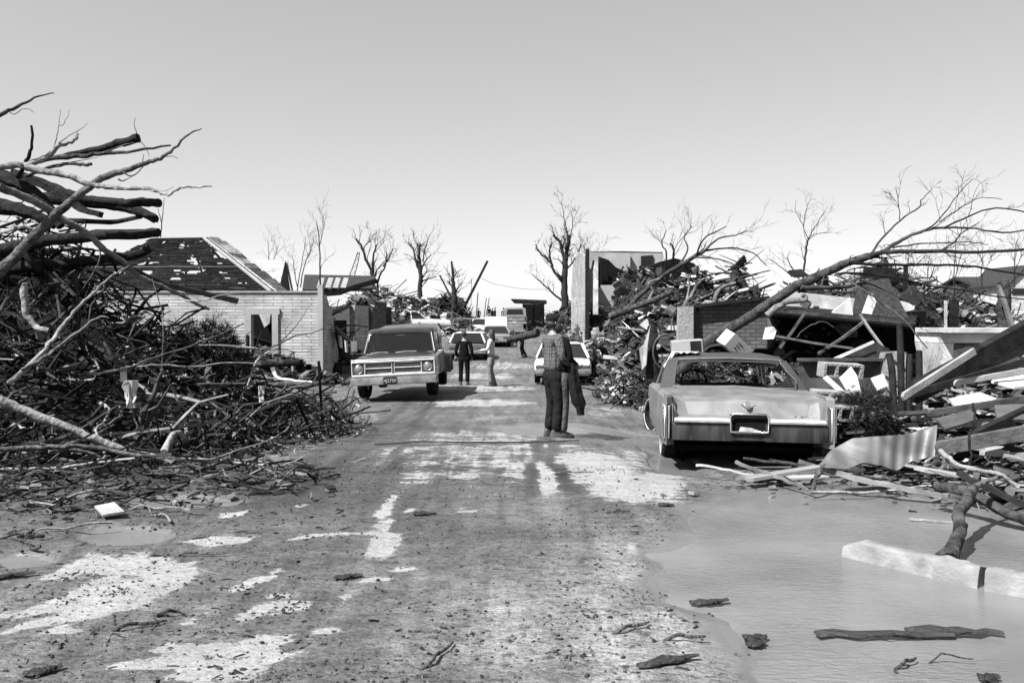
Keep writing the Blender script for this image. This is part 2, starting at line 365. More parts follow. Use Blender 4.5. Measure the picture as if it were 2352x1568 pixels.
for y in ys:
    for x in xs:
        gm.v.append((x, y, g(x, y)))
        d = t = 0.0; tn = 1.0
        if 2 < y < 60:
            px, py = proj((x, y, base_g(x, y)))
            for cx, cy, rx, ry, a in DRY:
                if abs(px - cx) < 1.7 * rx and abs(py - cy) < 1.7 * ry:
                    d = max(d, a * (1 - sst(.45, 1.5, math.hypot((px - cx) / rx, (py - cy) / ry))))
            zx, zy = px * 2, (py - 1010.7) * 2
            if zy > 180 and zx < 2300:
                for pl in SPANS:
                    q = span(zx, pl)
                    if q and abs(zy - q[0]) < 2 * q[1] + 6: d = max(d, .95 * (1 - sst(.55, 1.5, abs(zy - q[0]) / (q[1] + 3))))
                q = span(zy, VSPAN)
                if q: d = max(d, .95 * (1 - sst(.5, 1.5, abs(zx - q[0]) / q[1])))
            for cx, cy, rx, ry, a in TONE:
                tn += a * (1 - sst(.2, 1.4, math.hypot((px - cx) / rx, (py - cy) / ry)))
            for pl in DARKT:
                for a, b in zip(pl, pl[1:]):
                    wd = 11 * (py - 735) / 330 if pl[0][0] != 860 else 2.5
                    t = max(t, 1 - sst(.5, 1.3, segd((px, py), a, b) / max(wd, 1)))
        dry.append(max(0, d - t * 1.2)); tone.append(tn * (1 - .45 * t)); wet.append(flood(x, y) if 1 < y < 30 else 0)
nx = len(xs)
gm.f = [(j * nx + i, j * nx + i + 1, (j + 1) * nx + i + 1, (j + 1) * nx + i) for j in range(len(ys) - 1) for i in range(nx - 1)]
def ground_mat():
    m = bpy.data.materials.new('mud'); m.use_nodes = True; n, l = m.node_tree.nodes, m.node_tree.links; b = n['Principled BSDF']
    tc = n.new('ShaderNodeTexCoord')
    def noi(scale, st=(1, 1, 1), det=8, dist=0, rough=.6):
        mp = n.new('ShaderNodeMapping'); mp.inputs['Scale'].default_value = st; l.new(tc.outputs['Object'], mp.inputs[0])
        o = n.new('ShaderNodeTexNoise'); o.inputs['Scale'].default_value = scale; o.inputs['Detail'].default_value = det; o.inputs['Roughness'].default_value = rough; o.inputs['Distortion'].default_value = dist
        l.new(mp.outputs[0], o.inputs['Vector']); return o.outputs[0]
    def rng(s, a, b_, c, d, smooth=False):
        r = n.new('ShaderNodeMapRange'); r.interpolation_type = 'SMOOTHSTEP' if smooth else 'LINEAR'
        for i, v in ((1, a), (2, b_), (3, c), (4, d)): r.inputs[i].default_value = v
        l.new(s, r.inputs[0]); return r.outputs[0]
    def mth(op, a, b_=None):
        o = n.new('ShaderNodeMath'); o.operation = op
        for i, v in ((0, a), (1, b_)):
            if v is None: continue
            if isinstance(v, (int, float)): o.inputs[i].default_value = v
            else: l.new(v, o.inputs[i])
        return o.outputs[0]
    at = n.new('ShaderNodeAttribute'); at.attribute_name = 'dry'; aw = n.new('ShaderNodeAttribute'); aw.attribute_name = 'wet'
    big = noi(1.3, (.55, 2.0, 1), 9, .6); fine = noi(26, (1, 1.6, 1), 6, 0, .7); mid = noi(6, (.8, 1.5, 1), 8, .5)
    t = mth('ADD', at.outputs['Fac'], mth('MULTIPLY', mth('SUBTRACT', big, .5), 1.2)); streak = noi(1.3, (3.2, .32, 1), 6, .5, .6); t = mth('ADD', t, mth('MULTIPLY', mth('SUBTRACT', streak, .5), 1.1)); t = mth('ADD', t, mth('MULTIPLY', mth('SUBTRACT', mid, .5), 1.5)); t = mth('ADD', t, mth('MULTIPLY', mth('SUBTRACT', fine, .5), .9))
    dryf = rng(t, .43, .74, 0, 1, True)
    mudc = rng(mth('ADD', mth('MULTIPLY', mid, .6), mth('MULTIPLY', big, .4)), .34, .66, .048, .112)
    grit = rng(fine, .34, .5, .35, 1.05); mudc = mth('MULTIPLY', mudc, grit); mudc = mth('MULTIPLY', mudc, rng(noi(95, (1, 1.2, 1), 4, 0, .8), .36, .52, .45, 1.1))
    paler = rng(mth('ADD', mth('MULTIPLY', noi(14, (1, 1.3, 1), 6, 0, .7), .6), mth('MULTIPLY', noi(2.2, (1, 1, 1), 6, .3, .6), .4)), .34, .62, .14, .27)
    mudc = mth('MULTIPLY', mudc, rng(noi(17, (.8, 1.1, 1), 5, .6, .75), .52, .64, 1.08, .38)); mudc = mth('MULTIPLY', mudc, rng(noi(5.5, (.7, 1.1, 1), 7, .8, .75), .54, .68, 1.05, .5))
    mudc = mth('MULTIPLY', mudc, rng(streak, .36, .64, .7, 1.25))
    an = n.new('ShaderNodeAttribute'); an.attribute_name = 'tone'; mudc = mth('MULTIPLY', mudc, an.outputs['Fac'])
    mudc = mth('MULTIPLY', mudc, rng(noi(.45, (.6, 1.4, 1), 5, .8), .32, .68, .72, 1.3))
    c = n.new('ShaderNodeMix'); l.new(dryf, c.inputs['Factor']); l.new(mudc, c.inputs[2]); l.new(paler, c.inputs[3])
    wetm = rng(mth('ADD', aw.outputs['Fac'], mth('MULTIPLY', mth('SUBTRACT', mid, .5), .5)), .3, .8, 1, .85)
    cc = mth('MULTIPLY', c.outputs[0], wetm); cc = mth('MULTIPLY', cc, rng(noi(38, (1, 1.2, 1), 4, 0, .8), .34, .5, .5, 1.08))
    cm_ = n.new('ShaderNodeMix'); l.new(rng(mth('ADD', aw.outputs['Fac'], mth('MULTIPLY', mth('SUBTRACT', mid, .5), .25)), .05, .42, 0, 1, True), cm_.inputs['Factor']); l.new(cc, cm_.inputs[2]); cm_.inputs[3].default_value = .1; cc = cm_.outputs[0]
    l.new(cc, b.inputs['Base Color'])
    l.new(rng(mth('ADD', aw.outputs['Fac'], mth('MULTIPLY', mid, .3)), .1, .6, .75, .22), b.inputs['Roughness']); b.inputs['Specular IOR Level'].default_value = .35
    bp = n.new('ShaderNodeBump'); bp.inputs['Strength'].default_value = 1.0; bp.inputs['Distance'].default_value = .05
    h = mth('ADD', mth('MULTIPLY', mid, .8), mth('MULTIPLY', fine, .35)); h = mth('SUBTRACT', h, mth('MULTIPLY', dryf, .25)); h = mth('MULTIPLY', h, rng(aw.outputs['Fac'], .02, .4, 1, .12))
    l.new(h, bp.inputs['Height']); l.new(bp.outputs[0], b.inputs['Normal'])
    return m
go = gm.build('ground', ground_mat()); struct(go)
for p in go.data.polygons: p.use_smooth = True
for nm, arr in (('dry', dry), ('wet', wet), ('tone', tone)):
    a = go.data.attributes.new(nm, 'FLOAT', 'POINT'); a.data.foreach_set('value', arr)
def water_mat():
    m = bpy.data.materials.new('muddy_water'); m.use_nodes = True; n, l = m.node_tree.nodes, m.node_tree.links; b = n['Principled BSDF']
    tc = n.new('ShaderNodeTexCoord'); mp = n.new('ShaderNodeMapping'); mp.inputs['Scale'].default_value = (1.2, 4.2, 1); mp.inputs['Rotation'].default_value = (0, 0, R(-14)); l.new(tc.outputs['Object'], mp.inputs[0])
    no = n.new('ShaderNodeTexNoise'); no.inputs['Scale'].default_value = 9; no.inputs['Detail'].default_value = 6; no.inputs['Distortion'].default_value = .8; l.new(mp.outputs[0], no.inputs['Vector'])
    n2 = n.new('ShaderNodeTexNoise'); n2.inputs['Scale'].default_value = .9; n2.inputs['Detail'].default_value = 4; l.new(tc.outputs['Object'], n2.inputs['Vector'])
    r = n.new('ShaderNodeMapRange'); r.inputs[1].default_value = .3; r.inputs[2].default_value = .7; r.inputs[3].default_value = .085; r.inputs[4].default_value = .14; l.new(n2.outputs[0], r.inputs[0]); l.new(r.outputs[0], b.inputs['Base Color'])
    b.inputs['Roughness'].default_value = .14; b.inputs['IOR'].default_value = 1.33
    bp = n.new('ShaderNodeBump'); bp.inputs['Strength'].default_value = .8; bp.inputs['Distance'].default_value = .02; n3 = n.new('ShaderNodeTexNoise'); n3.inputs['Scale'].default_value = .8; n3.inputs['Detail'].default_value = 3; l.new(tc.outputs['Object'], n3.inputs['Vector']); r3 = n.new('ShaderNodeMapRange'); r3.inputs[1].default_value = .38; r3.inputs[2].default_value = .62; r3.inputs[3].default_value = .12; r3.inputs[4].default_value = 1.0; l.new(n3.outputs[0], r3.inputs[0]); l.new(r3.outputs[0], bp.inputs['Strength'])
    l.new(no.outputs[0], bp.inputs['Height']); l.new(bp.outputs[0], b.inputs['Normal'])
    return m
wm = MB(); wx = [i * .25 for i in range(-34, 35)]; wy = [2.5 + i * .25 for i in range(80)]
for y in wy:
    for x in wx: wm.v.append((x, y, base_g(x, y) - .036))
wm.f = [(j * len(wx) + i, j * len(wx) + i + 1, (j + 1) * len(wx) + i + 1, (j + 1) * len(wx) + i) for j in range(len(wy) - 1) for i in range(len(wx) - 1)]
wo = wm.build('water', water_mat(), smooth=180); struct(wo)

# ------------------------------------------------------------------ litter: what nobody could count, one object per kind
rnd = random.Random(11)
lm = MB()
M['clod'] = mat('mud_clod', .05, .14, .95, 9, island=.5, bump=.5)
for i in range(15000):
    y = 2.9 + 24 * rnd.random() ** 1.8; x = rnd.uniform(-.68, .68) * y
    d = .2 + max(0, fbm(x * .5, y * .5, 5, 3)) * 2
    edge = max(sst(-.12, -.35, x / y) , sst(1.2, 3.5, x) * (y > 7.5))
    if rnd.random() > d * .5 + edge * .6: continue
    if flood(x, y) > .3 and rnd.random() < .93: continue
    s = rnd.choice((.005, .006, .008, .01, .013, .018)) * (1 if edge < .3 or y < 6 else 1.7)
    lm.box((x, y, g(x, y) + s * .15), (s * rnd.uniform(.8, 2.2) * rnd.choice((1, 1, 1, 2.5)), s * rnd.uniform(.25, 1), s * rnd.uniform(.15, .5)), rrot(rnd, .2), rnd.uniform(.2, .9))
M['grit'] = mat('grit', .03, .1, .9, 3, island=.8)
stuff(lm.build('litter', M['grit']))
cm = MB(); rnd = random.Random(12)
for _ in range(150):
    px, py = rnd.uniform(60, 1640), 1050 + 510 * rnd.random() ** 1.2; q = G(px, py); wd = rnd.uniform(.05, .22) * (1 + (py < 1250) * .6)
    if flood(q.x, q.y) > .5: continue
    for _k in range(rnd.randint(8, 40)):
        x, y = q.x + rnd.gauss(0, wd), q.y + rnd.gauss(0, wd * .6); s = rnd.choice((.004, .006, .008, .011, .017))
        cm.box((x, y, g(x, y) + s * .2), (s * rnd.uniform(.7, 2.2), s * rnd.uniform(.6, 1.3), s * rnd.uniform(.25, .7)), rrot(rnd, .4), rnd.uniform(.3, .8))
stuff(cm.build('mud_clods', M['clod']))
# sticks lying on the road, each its own
def stick_mesh(seed, m, r=.02, bend=.06, fork=False):
    rn = random.Random(seed); pts = [Vector((0, t - .5, rn.uniform(-bend, bend) * (0 < t < 1))) + Vector((rn.uniform(-bend, bend), 0, 0)) for t in (0, .2, .4, .6, .8, 1)]
    mb = MB(); mb.tube(refine(pts, 2, .006, seed), [r, r * .4], 6, .15, seed=seed)
    if fork: mb.tube([pts[2], pts[2] + Vector((.14, .18, .05)), pts[2] + Vector((.2, .33, .07))], [r * .6, r * .2], 5)
    return mb.mesh('stick', M[m], 60)
def board_mesh(seed, m, wd=.12, th=.022):
    rn = random.Random(seed); n = 5; mb = MB()
    a = [rn.uniform(0, .16) for _ in range(n + 1)]; b = [rn.uniform(0, .16) for _ in range(n + 1)]
    xs_ = [lerp(-wd / 2, wd / 2, i / n) for i in range(n + 1)]; tw = rn.uniform(-.03, .03)
    top = [(x, -.5 + a[i], th / 2 + tw * x / wd) for i, x in enumerate(xs_)] + [(x, .5 - b[i], th / 2 - tw * x / wd) for i, x in reversed(list(enumerate(xs_)))]
    bot = [(x, y, z - th) for x, y, z in top]; k = len(top); q = n + 1
    fs = []
    for i in range(n):
        A, B_, C_, D_ = i, i + 1, k - 2 - i, k - 1 - i
        fs += [(A, B_, C_, D_), (A + k, D_ + k, C_ + k, B_ + k)]
    mb.add(top + bot, fs + [(i, i + k, (i + 1) % k + k, (i + 1) % k) for i in range(k)])
    return mb.mesh('board', M[m])
STICK = [stick_mesh(i, ('bark', 'pale_bark', 'bark', 'twig', 'bark', 'pale_bark')[i % 6], (.013, .018, .024, .011)[i % 4], (.03, .07, .05)[i % 3], i % 3 == 0) for i in range(12)]
BOARD = [board_mesh(i, ('board', 'board', 'pale_board', 'board', 'dark_board', 'board', 'board', 'pale_board')[i % 8], (.09, .14, .2, .11, .16)[i % 5], (.02, .03, .04)[i % 3]) for i in range(16)]
def place(name, me, loc, rot, sc, label, cat, group=None):
    o = bpy.data.objects.new(name, me); COL.objects.link(o); o.location = loc
    o.rotation_euler = rot.to_euler() if isinstance(rot, Matrix) else rot
    o.scale = sc if hasattr(sc, '__len__') else (sc, sc, sc)
    return tag(o, label, cat, group)
def chunk_mesh(seed):
    rn = random.Random(seed); n = 7; mb = MB(); pts = [Vector((rn.uniform(-.02, .02), t / n - .5, rn.uniform(-.006, .006))) for t in range(n + 1)]
    mb.tube(pts, [.012 + .03 * math.sin(math.pi * min(.97, .08 + i / n)) ** .6 * rn.uniform(.6, 1.15) for i in range(n + 1)], 7, .3, seed=seed); mb.v = [(x, y, z * .42 + .006) for x, y, z in mb.v]
    for k in range(2): y0 = rn.uniform(-.4, .3); mb.tube([(.015, y0, .008), (.03 + rn.uniform(-.02, .03), y0 + .14, .016), (.04, y0 + .22, .02)], [.008, .003], 4)
    return mb.mesh('splinter', M['wet_wood'], 40)
M['wet_wood'] = mat('wet_wood', .03, .13, .7, 9, bump=.9, bscale=60, stretch=(1, .15, 1))
CHUNK = [chunk_mesh(i) for i in range(6)]
ROADBITS = [  # px, py, length m, angle deg, kind, label
    (1630, 1382, .24, 80, 'b', 'dark splintered board lying at the edge of the floodwater below the road middle'), (1535, 1526, .34, 68, 'b', 'dark wedge-shaped splinter lying on wet mud at the bottom of the photo'),
    (1440, 1455, .32, 62, 's', 'bent dark stick with a curved back lying on the mud below the floodwater edge'), (2030, 1450, .72, 92, 'p', 'long thin dark board floating in the floodwater in front of the kerb block'),
    (2190, 1446, .5, 95, 'p', 'broad dark board overlapping the end of the long floating board'), (1735, 1462, .13, 80, 'b', 'short dark wood chunk standing out of the shallow floodwater'), (1738, 1475, .11, 70, 'b', 'dark wood chip lying against the short chunk in the shallow water'),
    (1560, 1476, .28, 92, 's', 'thin wet stick in the shallows left of the short wood chunk'), (1000, 1520, .4, 25, 's', 'small forked twig on the pale mud at the bottom middle'), (975, 1187, .2, 78, 'b', 'short dark splinter beside the bright patch in the road middle'),
    (300, 1445, .36, 70, 's', 'crooked dark twig on bright mud at the lower left'), (395, 1420, .15, 80, 's', 'knotted dark stick on the mud right of the big bright patch'), (440, 1280, .5, 95, 's', 'dark twig lying along the upper edge of the big bright patch'),
    (1300, 1090, .6, 93, 's', 'long thin twig lying across the dark tyre track'), (1290, 1100, .3, 92, 's', 'short twig just below the long twig on the tyre track'), (1530, 1162, .14, 95, 'b', 'small dark chip on the mud left of the floodwater'), (1420, 1180, .2, 95, 's', 'thin stick on the dark mud between road and floodwater'),
    (800, 1328, .18, 70, 'b', 'small dark wood piece right of the thin bright streaks'), (100, 1551, .16, 55, 'b', 'small dark chunk of wood in the bottom left corner'), (250, 1475, .17, 75, 's', 'little crumpled stick on the plain mud at lower left'), (2270, 1555, .1, 80, 'b', 'small chip floating near the bottom right corner'),
    (2080, 1520, .2, 60, 's', 'slim stick floating below the long floating board'), (2150, 1516, .36, 92, 's', 'thin pale-topped stick floating in the bottom right water'), (640, 1125, .5, 94, 's', 'long dark stick on the mud near the foot of the brush pile'), (20, 1328, .3, 60, 'b', 'dark board end at the left edge below the small puddle')]
for px, py, L, ang, k, lab in ROADBITS:
    q = G(px, py); fl = flood(q.x, q.y) > .3
    z = (base_g(q.x, q.y) - .03 if fl else g(q.x, q.y)) + .014
    rn = random.Random(px)
    if k == 's': place('stick', STICK[(2, 4, 8, 10)[px % 4]], (q.x, q.y, z), Matrix.Rotation(R(-ang), 3, 'Z') @ Matrix.Rotation(R(3), 3, 'X'), (min(.8, .25 + L * .6), L, .6), lab, 'stick')
    else: place('broken_board', CHUNK[px % 6], (q.x, q.y, z), Matrix.Rotation(R(-ang), 3, 'Z') @ Matrix.Rotation(R(4), 3, 'Y'), (1.0 if k == 'p' else .75, L, 1), lab, 'board')

scatter_spots = random.Random(31)
for i in range(26):
    px, py = scatter_spots.uniform(-30, 420), scatter_spots.uniform(1135, 1262); q = G(px, py)
    if py > 1200 and px > 240: continue
    place('stick', STICK[(2, 4, 8, 10, 1, 5)[i % 6]], (q.x, q.y, max(g(q.x, q.y), base_g(q.x, q.y) - .03) + .02), Matrix.Rotation(R(scatter_spots.gauss(82, 28)), 3, 'Z') @ Matrix.Rotation(scatter_spots.gauss(0, .08), 3, 'X'), (scatter_spots.uniform(.3, .8), scatter_spots.uniform(.3, 1.0), .6), 'loose stick in the shallow water at the left edge below the brush pile', 'stick', 'sticks in the shallow water at the left edge')
rw = MB(); rw.tube(refine([G(860, 1023) + Vector((0, 0, .015)), G(980, 1019) + Vector((0, 0, .02)), G(1100, 1018) + Vector((0, 0, .015)), G(1230, 1018) + Vector((0, 0, .02)), G(1330, 1015) + Vector((0, 0, .015))], 4), .008, 5); tag(rw.build('cable', M['ink'] if 'ink' in M else M['rubber']), 'fallen dark cable lying straight across the muddy road by the man in plaid', 'cable')
M['bright_trim'] = mat('bright_trim', .6, 1.0, .35, 8, coat=.3)
# ------------------------------------------------------------------ vehicles
def mirror(h):
    """half outline (centre top .. centre bottom) to a closed loop"""
    return h + [(-x, z) for x, z in reversed(h[1:-1])]
def sec(y, h): return [(x, y, z) for x, z in mirror(h)]
def wheel(parent, x, y, r, wd=.2, rim='dull_chrome', steer=0, white=False):
    w_ = MB(); prof_ = [(-.5, .62), (-.5, .92), (-.36, 1), (.36, 1), (.5, .92), (.5, .62)]; n = 24
    vs = [(a * wd, math.cos(2 * math.pi * k / n) * b * r, math.sin(2 * math.pi * k / n) * b * r) for a, b in prof_ for k in range(n)]; m_ = len(prof_)
    w_.add(vs, [(i * n + k, i * n + (k + 1) % n, ((i + 1) % m_) * n + (k + 1) % n, ((i + 1) % m_) * n + k) for i in range(m_) for k in range(n)])
    wh = w_.build('wheel', M['rubber'], parent, smooth=45); wh.location = (x, y, r); wh.rotation_euler = (0, 0, steer)
    s = 1 if x > 0 else -1; h = MB()
    h.disc((0, 0, 0), r * .635, 'x', wd * .62, 24); h.disc((s * wd * .38, 0, 0), r * (.45 if s > 0 else .2), 'x', wd * .18, 18, r2=r * (.2 if s > 0 else .45)); h.build('hubcap', M[rim], wh, smooth=50)
    if white:
        t = MB(); t.tube([(s * wd * .5, math.cos(a * .3142) * r * .78, math.sin(a * .3142) * r * .78) for a in range(21)], .012, 5); t.build('whitewall', M['dirty_white'], wh, smooth=180)
    return wh

# --- the big sedan seen from behind
A = thing('sedan_car', 'big dusty grey sedan seen from behind, rear window broken out, junk lying on its roof', 'car', (2.80, 9.72, -.185), rot=(R(-2.2), R(0.4), R(-7.4)))
def csec(y, zc, xd, zd, xv, zv, xf, zf, w_, zb=.25):
    return sec(y, [(0, zc), (xd * .55, zc - .003), (xd, zd), (xv, zv), (xf, zf), (w_, zf - .05), (w_ + .02, .62), (w_ - .01, max(.34, zb - .06)), (w_ - .1, zb), (0, zb)])
S = [csec(.13, .655, .74, .65, .83, .66, .87, .80, .93, .55), csec(.18, .70, .74, .69, .84, .74, .88, .90, .95, .54), csec(.30, .84, .75, .825, .85, .86, .91, .93, .97, .5), csec(.5, .885, .76, .87, .87, .90, .93, .94, .985, .44),
     csec(.95, .945, .78, .93, .88, .935, .95, .95, 1.01), csec(1.45, .985, .80, .975, .9, .96, .96, .955, 1.02), csec(1.72, .97, .78, .96, .9, .958, .96, .952, 1.02), csec(1.76, .74, .76, .74, .86, .945, .95, .95, 1.02),
     csec(3.0, .74, .76, .74, .86, .93, .94, .935, 1.01), csec(3.98, .74, .76, .74, .86, .925, .94, .93, 1.0), csec(4.02, .95, .76, .945, .86, .93, .94, .925, 1.0), csec(5.2, .9, .74, .89, .84, .88, .92, .9, .99), csec(5.62, .84, .7, .83, .8, .84, .9, .86, .97, .3)]
mb = MB().loft(S); body = mb.build('body', M['dusty_paint'], A)
cut(body, [MB().disc((s * .95, 1.32, .35), .43, 'x', .5, 32) for s in (-1, 1)] + [MB().disc((s * .95, 4.62, .35), .43, 'x', .5, 32) for s in (-1, 1)])
for p in body.data.polygons: p.use_smooth = True
body.data.set_sharp_from_angle(angle=R(32))
inn = MB()
for s in (-1, 1):
    for y in (1.32, 4.62): inn.disc((s * .715, y, .35), .45, 'x', .02, 24)
inn.box((0, 2.9, .27), (1.7, 4.9, .06)); inn.build('underbody', M['black'], A)
# trunk lid with a raised centre crease
lid = []
for y, zc in ((.165, .672), (.19, .72), (.30, .858), (.5, .9), (.95, .958), (1.3, .985), (1.42, .992)):
    k = .7 if y < .2 else .735; pts = [(-k, zc - .016), (-.4, zc - .004), (0, zc + .02), (.4, zc - .004), (k, zc - .016)]
    lid.append([(x, y, z) for x, z in pts] + [(x, y + .012, z - .05) for x, z in reversed(pts)])
MB().loft(lid).build('trunk_lid', M['dusty_paint'], A, smooth=28)
for s in (-1, 1):
    f = MB(); lo = [(.965, 0), (1.0, .28), (1.0, .5), (.86, .5), (.87, .14)]; hi = [(.965, .0), (.985, .28), (.97, .6), (.9, .6), (.9, .12)]
    f.loft([[(s * x, y, .335) for x, y in lo], [(s * x, y, .60) for x, y in lo], [(s * x, y + .0, .905) for x, y in hi], [(s * (x * .995), y + .05, .935) for x, y in hi]])
    f.build('tail_fin', M['dusty_paint'], A, smooth=25)
    for q, (xa, ya, xb, yb) in enumerate(((.972, .03, .99, .2), (.955, .012, .885, .1))):
        tl = MB(); t2 = MB(); c = [((xa * .85 + xb * .15), (ya * .85 + yb * .15)), ((xa * .25 + xb * .75), (ya * .25 + yb * .75))]; ox = .012 if q == 0 else -.006; oy = -.012
        ring = [(s * (x + ox), y + oy, z) for (x, y), z in ((c[0], .42), (c[0], .8), (c[1], .83), (c[1], .40), (c[0], .42))]
        tl.tube(ring, .011, 6); fr = tl.build('taillight_frame', M['chrome'], A, smooth=80)
        t2.slab([(s * (x + ox * .4), y + oy * .3, z) for (x, y), z in ((c[0], .43), (c[1], .42), (c[1], .81), (c[0], .79))], .012); t2.build('taillight', M['dark_metal'], A)
bmp = MB(); rs = []
for x in (-.9, -.6, -.19): rs.append([(x, .15, .385), (x, .03, .40), (x, .02, .5), (x, .035, .605), (x, .15, .61)])
bmp.loft(rs); bmp.loft([[(-p[0], p[1], p[2]) for p in q] for q in rs]); bmp.box((0, .085, .455), (.38, .11, .09)); bmp.build('bumper', M['dirty_chrome'], A, smooth=40)
for s in (-1, 1):
    b2 = MB(); b2.loft([[(s * x, .15, .61), (s * x, .005, .615), (s * x, -.005, .64), (s * x, .02, .662), (s * x, .15, .662)] for x in (.225, .6, .872)]); b2.build('bumper_bar', M['bright_trim'], A, smooth=40)
fr = MB(); fr.tube([(-.215, .0, .51), (-.22, .0, .69), (-.19, .0, .725), (.19, 0, .725), (.22, 0, .69), (.215, 0, .51), (-.215, 0, .51)], .014, 6); fr.build('plate_frame', M['chrome'], A, smooth=80)
rc = MB(); rc.box((0, .1, .61), (.42, .1, .2)); rc.build('plate_recess', M['black'], A)
jk = MB(); jk.slab([(-.12, .035, .515), (.13, .03, .525), (.02, .03, .56), (-.1, .03, .57)], .01); jk.build('torn_paper', M['white_cloth'], A)
em = MB(); em.tube([(-.085, .10, .83), (0, .15, .775), (.085, .10, .83)], .008, 5); em.slab([(-.035, .2, .86), (.035, .2, .86), (.03, .17, .80), (0, .16, .785), (-.03, .17, .80)], .02); em.build('emblem', M['chrome'], A, smooth=60)
sc_ = MB(); sc_.tube(refine([Vector((.53 + i * .03, .163 + .004, .695 + (.014 if i % 2 else -.012))) for i in range(7)], 3), .005, 4); sc_.box((.63, .165, .70), (.03, .012, .022)); sc_.build('script_badge', M['chrome'], A)
# roof, pillars, window trim
rf = []
for y, hw, ze, zc in ((1.98, .74, 1.325, 1.365), (2.1, .79, 1.345, 1.41), (2.4, .82, 1.36, 1.455), (2.8, .83, 1.365, 1.475), (3.4, .81, 1.355, 1.455), (3.78, .76, 1.315, 1.39)):
    o = [(hw * math.sin(t * 1.5708), ze + (zc - ze) * max(0, math.cos(t * 1.5708)) ** .8) for t in (-1, -.8, -.5, -.2, 0, .2, .5, .8, 1)]
    rf.append([(x, y, z) for x, z in o] + [(x * .97, y, z - .045) for x, z in reversed(o)])
MB().loft(rf).build('roof', M['vinyl'], A, smooth=50)
for s in (-1, 1):
    c = MB(); bot = [(.81, 1.36, .955), (.975, 1.52, .94), (.95, 2.0, .935), (.9, 2.0, .935), (.80, 1.5, .955)]; top = [(.69, 1.99, 1.345), (.82, 2.12, 1.345), (.82, 2.55, 1.345), (.75, 2.55, 1.335), (.68, 2.06, 1.345)]
    md = [tuple(lerp(a[i], b[i], .5) + (.02 if i == 0 else 0) for i in range(3)) for a, b in zip(bot, top)]
    c.loft([[(s * x, y, z) for x, y, z in q] for q in (bot, md, top)]); c.build('pillar', M['vinyl'], A, smooth=40)
    a = MB(); a.tube([(s * .88, 4.2, .93), (s * .76, 3.76, 1.335)], .03, 6); a.build('pillar', M['dusty_paint'], A, smooth=80)
tr = MB(); tr.tube(refine([Vector(p) for p in ((-.80, 1.345, .985), (-.75, 1.72, 1.2), (-.705, 1.965, 1.33), (-.66, 1.985, 1.352), (0, 1.975, 1.374), (.66, 1.985, 1.352), (.705, 1.965, 1.33), (.75, 1.72, 1.2), (.80, 1.345, .985), (0, 1.33, 1.0), (-.80, 1.345, .985))], 2), .012, 6); tr.build('window_trim', M['chrome'], A, smooth=80)
sh = MB(); sh.slab([(.79, 1.37, .995), (.60, 1.36, 1.0), (.74, 1.66, 1.14), (.76, 1.66, 1.17)], .006); sh.build('broken_glass', M['glass'], A)
hl = MB(); hl.slab([(.1, 2.06, 1.345), (.62, 2.05, 1.33), (.64, 1.98, 1.26), (.3, 2.0, 1.285)], .015); hl.build('torn_headliner', M['black'], A)
st = MB(); st.tube([(-.36 + .2 * math.cos(a * .3142), 3.3 + .06 * math.sin(a * .3142), 1.0 + .17 * math.sin(a * .3142)) for a in range(21)], .014, 6); st.tube([(-.36, 3.7, .9), (-.36, 3.3, 1.0)], .025, 6); st.tube([(-.56, 3.3, 1.0), (-.16, 3.3, 1.0)], .012, 5); st.build('steering_wheel', M['black'], A, smooth=80)
for y, z in ((1.98, .93), (2.95, .95)):
    se = MB(); se.box((0, y, (.7 + z) / 2), (1.5, .16, z - .68)); se.build('seat', M['leather'], A, bevel=.05)
da = MB(); da.box((0, 3.85, .86), (1.6, .3, .2)); da.build('dashboard', M['black'], A, bevel=.04)
for s in (-1, 1):
    wheel(A, s * .86, 1.32, .36, .2, white=True); wheel(A, s * .88, 4.62, .36, .2, 'chrome', steer=R(24), white=True)

# --- the pickup truck facing the camera
T = thing('pickup_truck', 'dark pickup truck with a camper shell facing the camera, chrome bumper and mud-stained fender', 'truck', (-2.72, 19.2, -.21), rot=(0, R(-2.7), R(1.0)))
def tsec(y, zt, w_, zb=.5, cr=.02): return sec(y, [(0, zt + cr), (w_ * .6, zt + cr * .6), (w_ * .9, zt - .012), (w_ - .015, zt - .07), (w_, zt - .2), (w_ - .005, zb + .12), (w_ - .03, zb), (0, zb)])
hb = MB().loft([tsec(.0, .90, .96, .5), tsec(.05, .965, .975, .52), tsec(.16, 1.0, .985), tsec(.8, 1.03, .99), tsec(1.5, 1.05, .985), tsec(2.92, 1.05, .98)])
bd = hb.build('body', M['dark_paint'], T)
cut(bd, [MB().disc((s * .95, .86, .40), .47, 'x', .5, 28) for s in (-1, 1)])
for p in bd.data.polygons: p.use_smooth = True
bd.data.set_sharp_from_angle(angle=R(32))
ff = MB()   # mud-stained panel on the driver's fender
ff.loft([[(.993, y, z) for z in (.5, .65, .8, .92)] + [(.975, y, z) for z in (.92, .8, .65, .5)] for y in (1.36, 1.8, 2.4, 2.86)]); ff.build('door', M['rusty_fender'], T)
gp = MB(); gp.box((0, -.012, .76), (1.92, .05, .33)); g1 = gp.build('grille_panel', M['dark_metal'], T, bevel=.02)
ch = MB()
for z in (.915, .60): ch.tube([(-.96, -.035, z), (-.9, -.05, z), (.9, -.05, z), (.96, -.035, z)], .023, 6)
ch.tube([(-.97, -.025, .965), (-.9, -.04, .968), (.9, -.04, .968), (.97, -.025, .965)], .012, 6)
ch.tube([(-.96, -.035, .575), (.96, -.035, .575)], .011, 6)
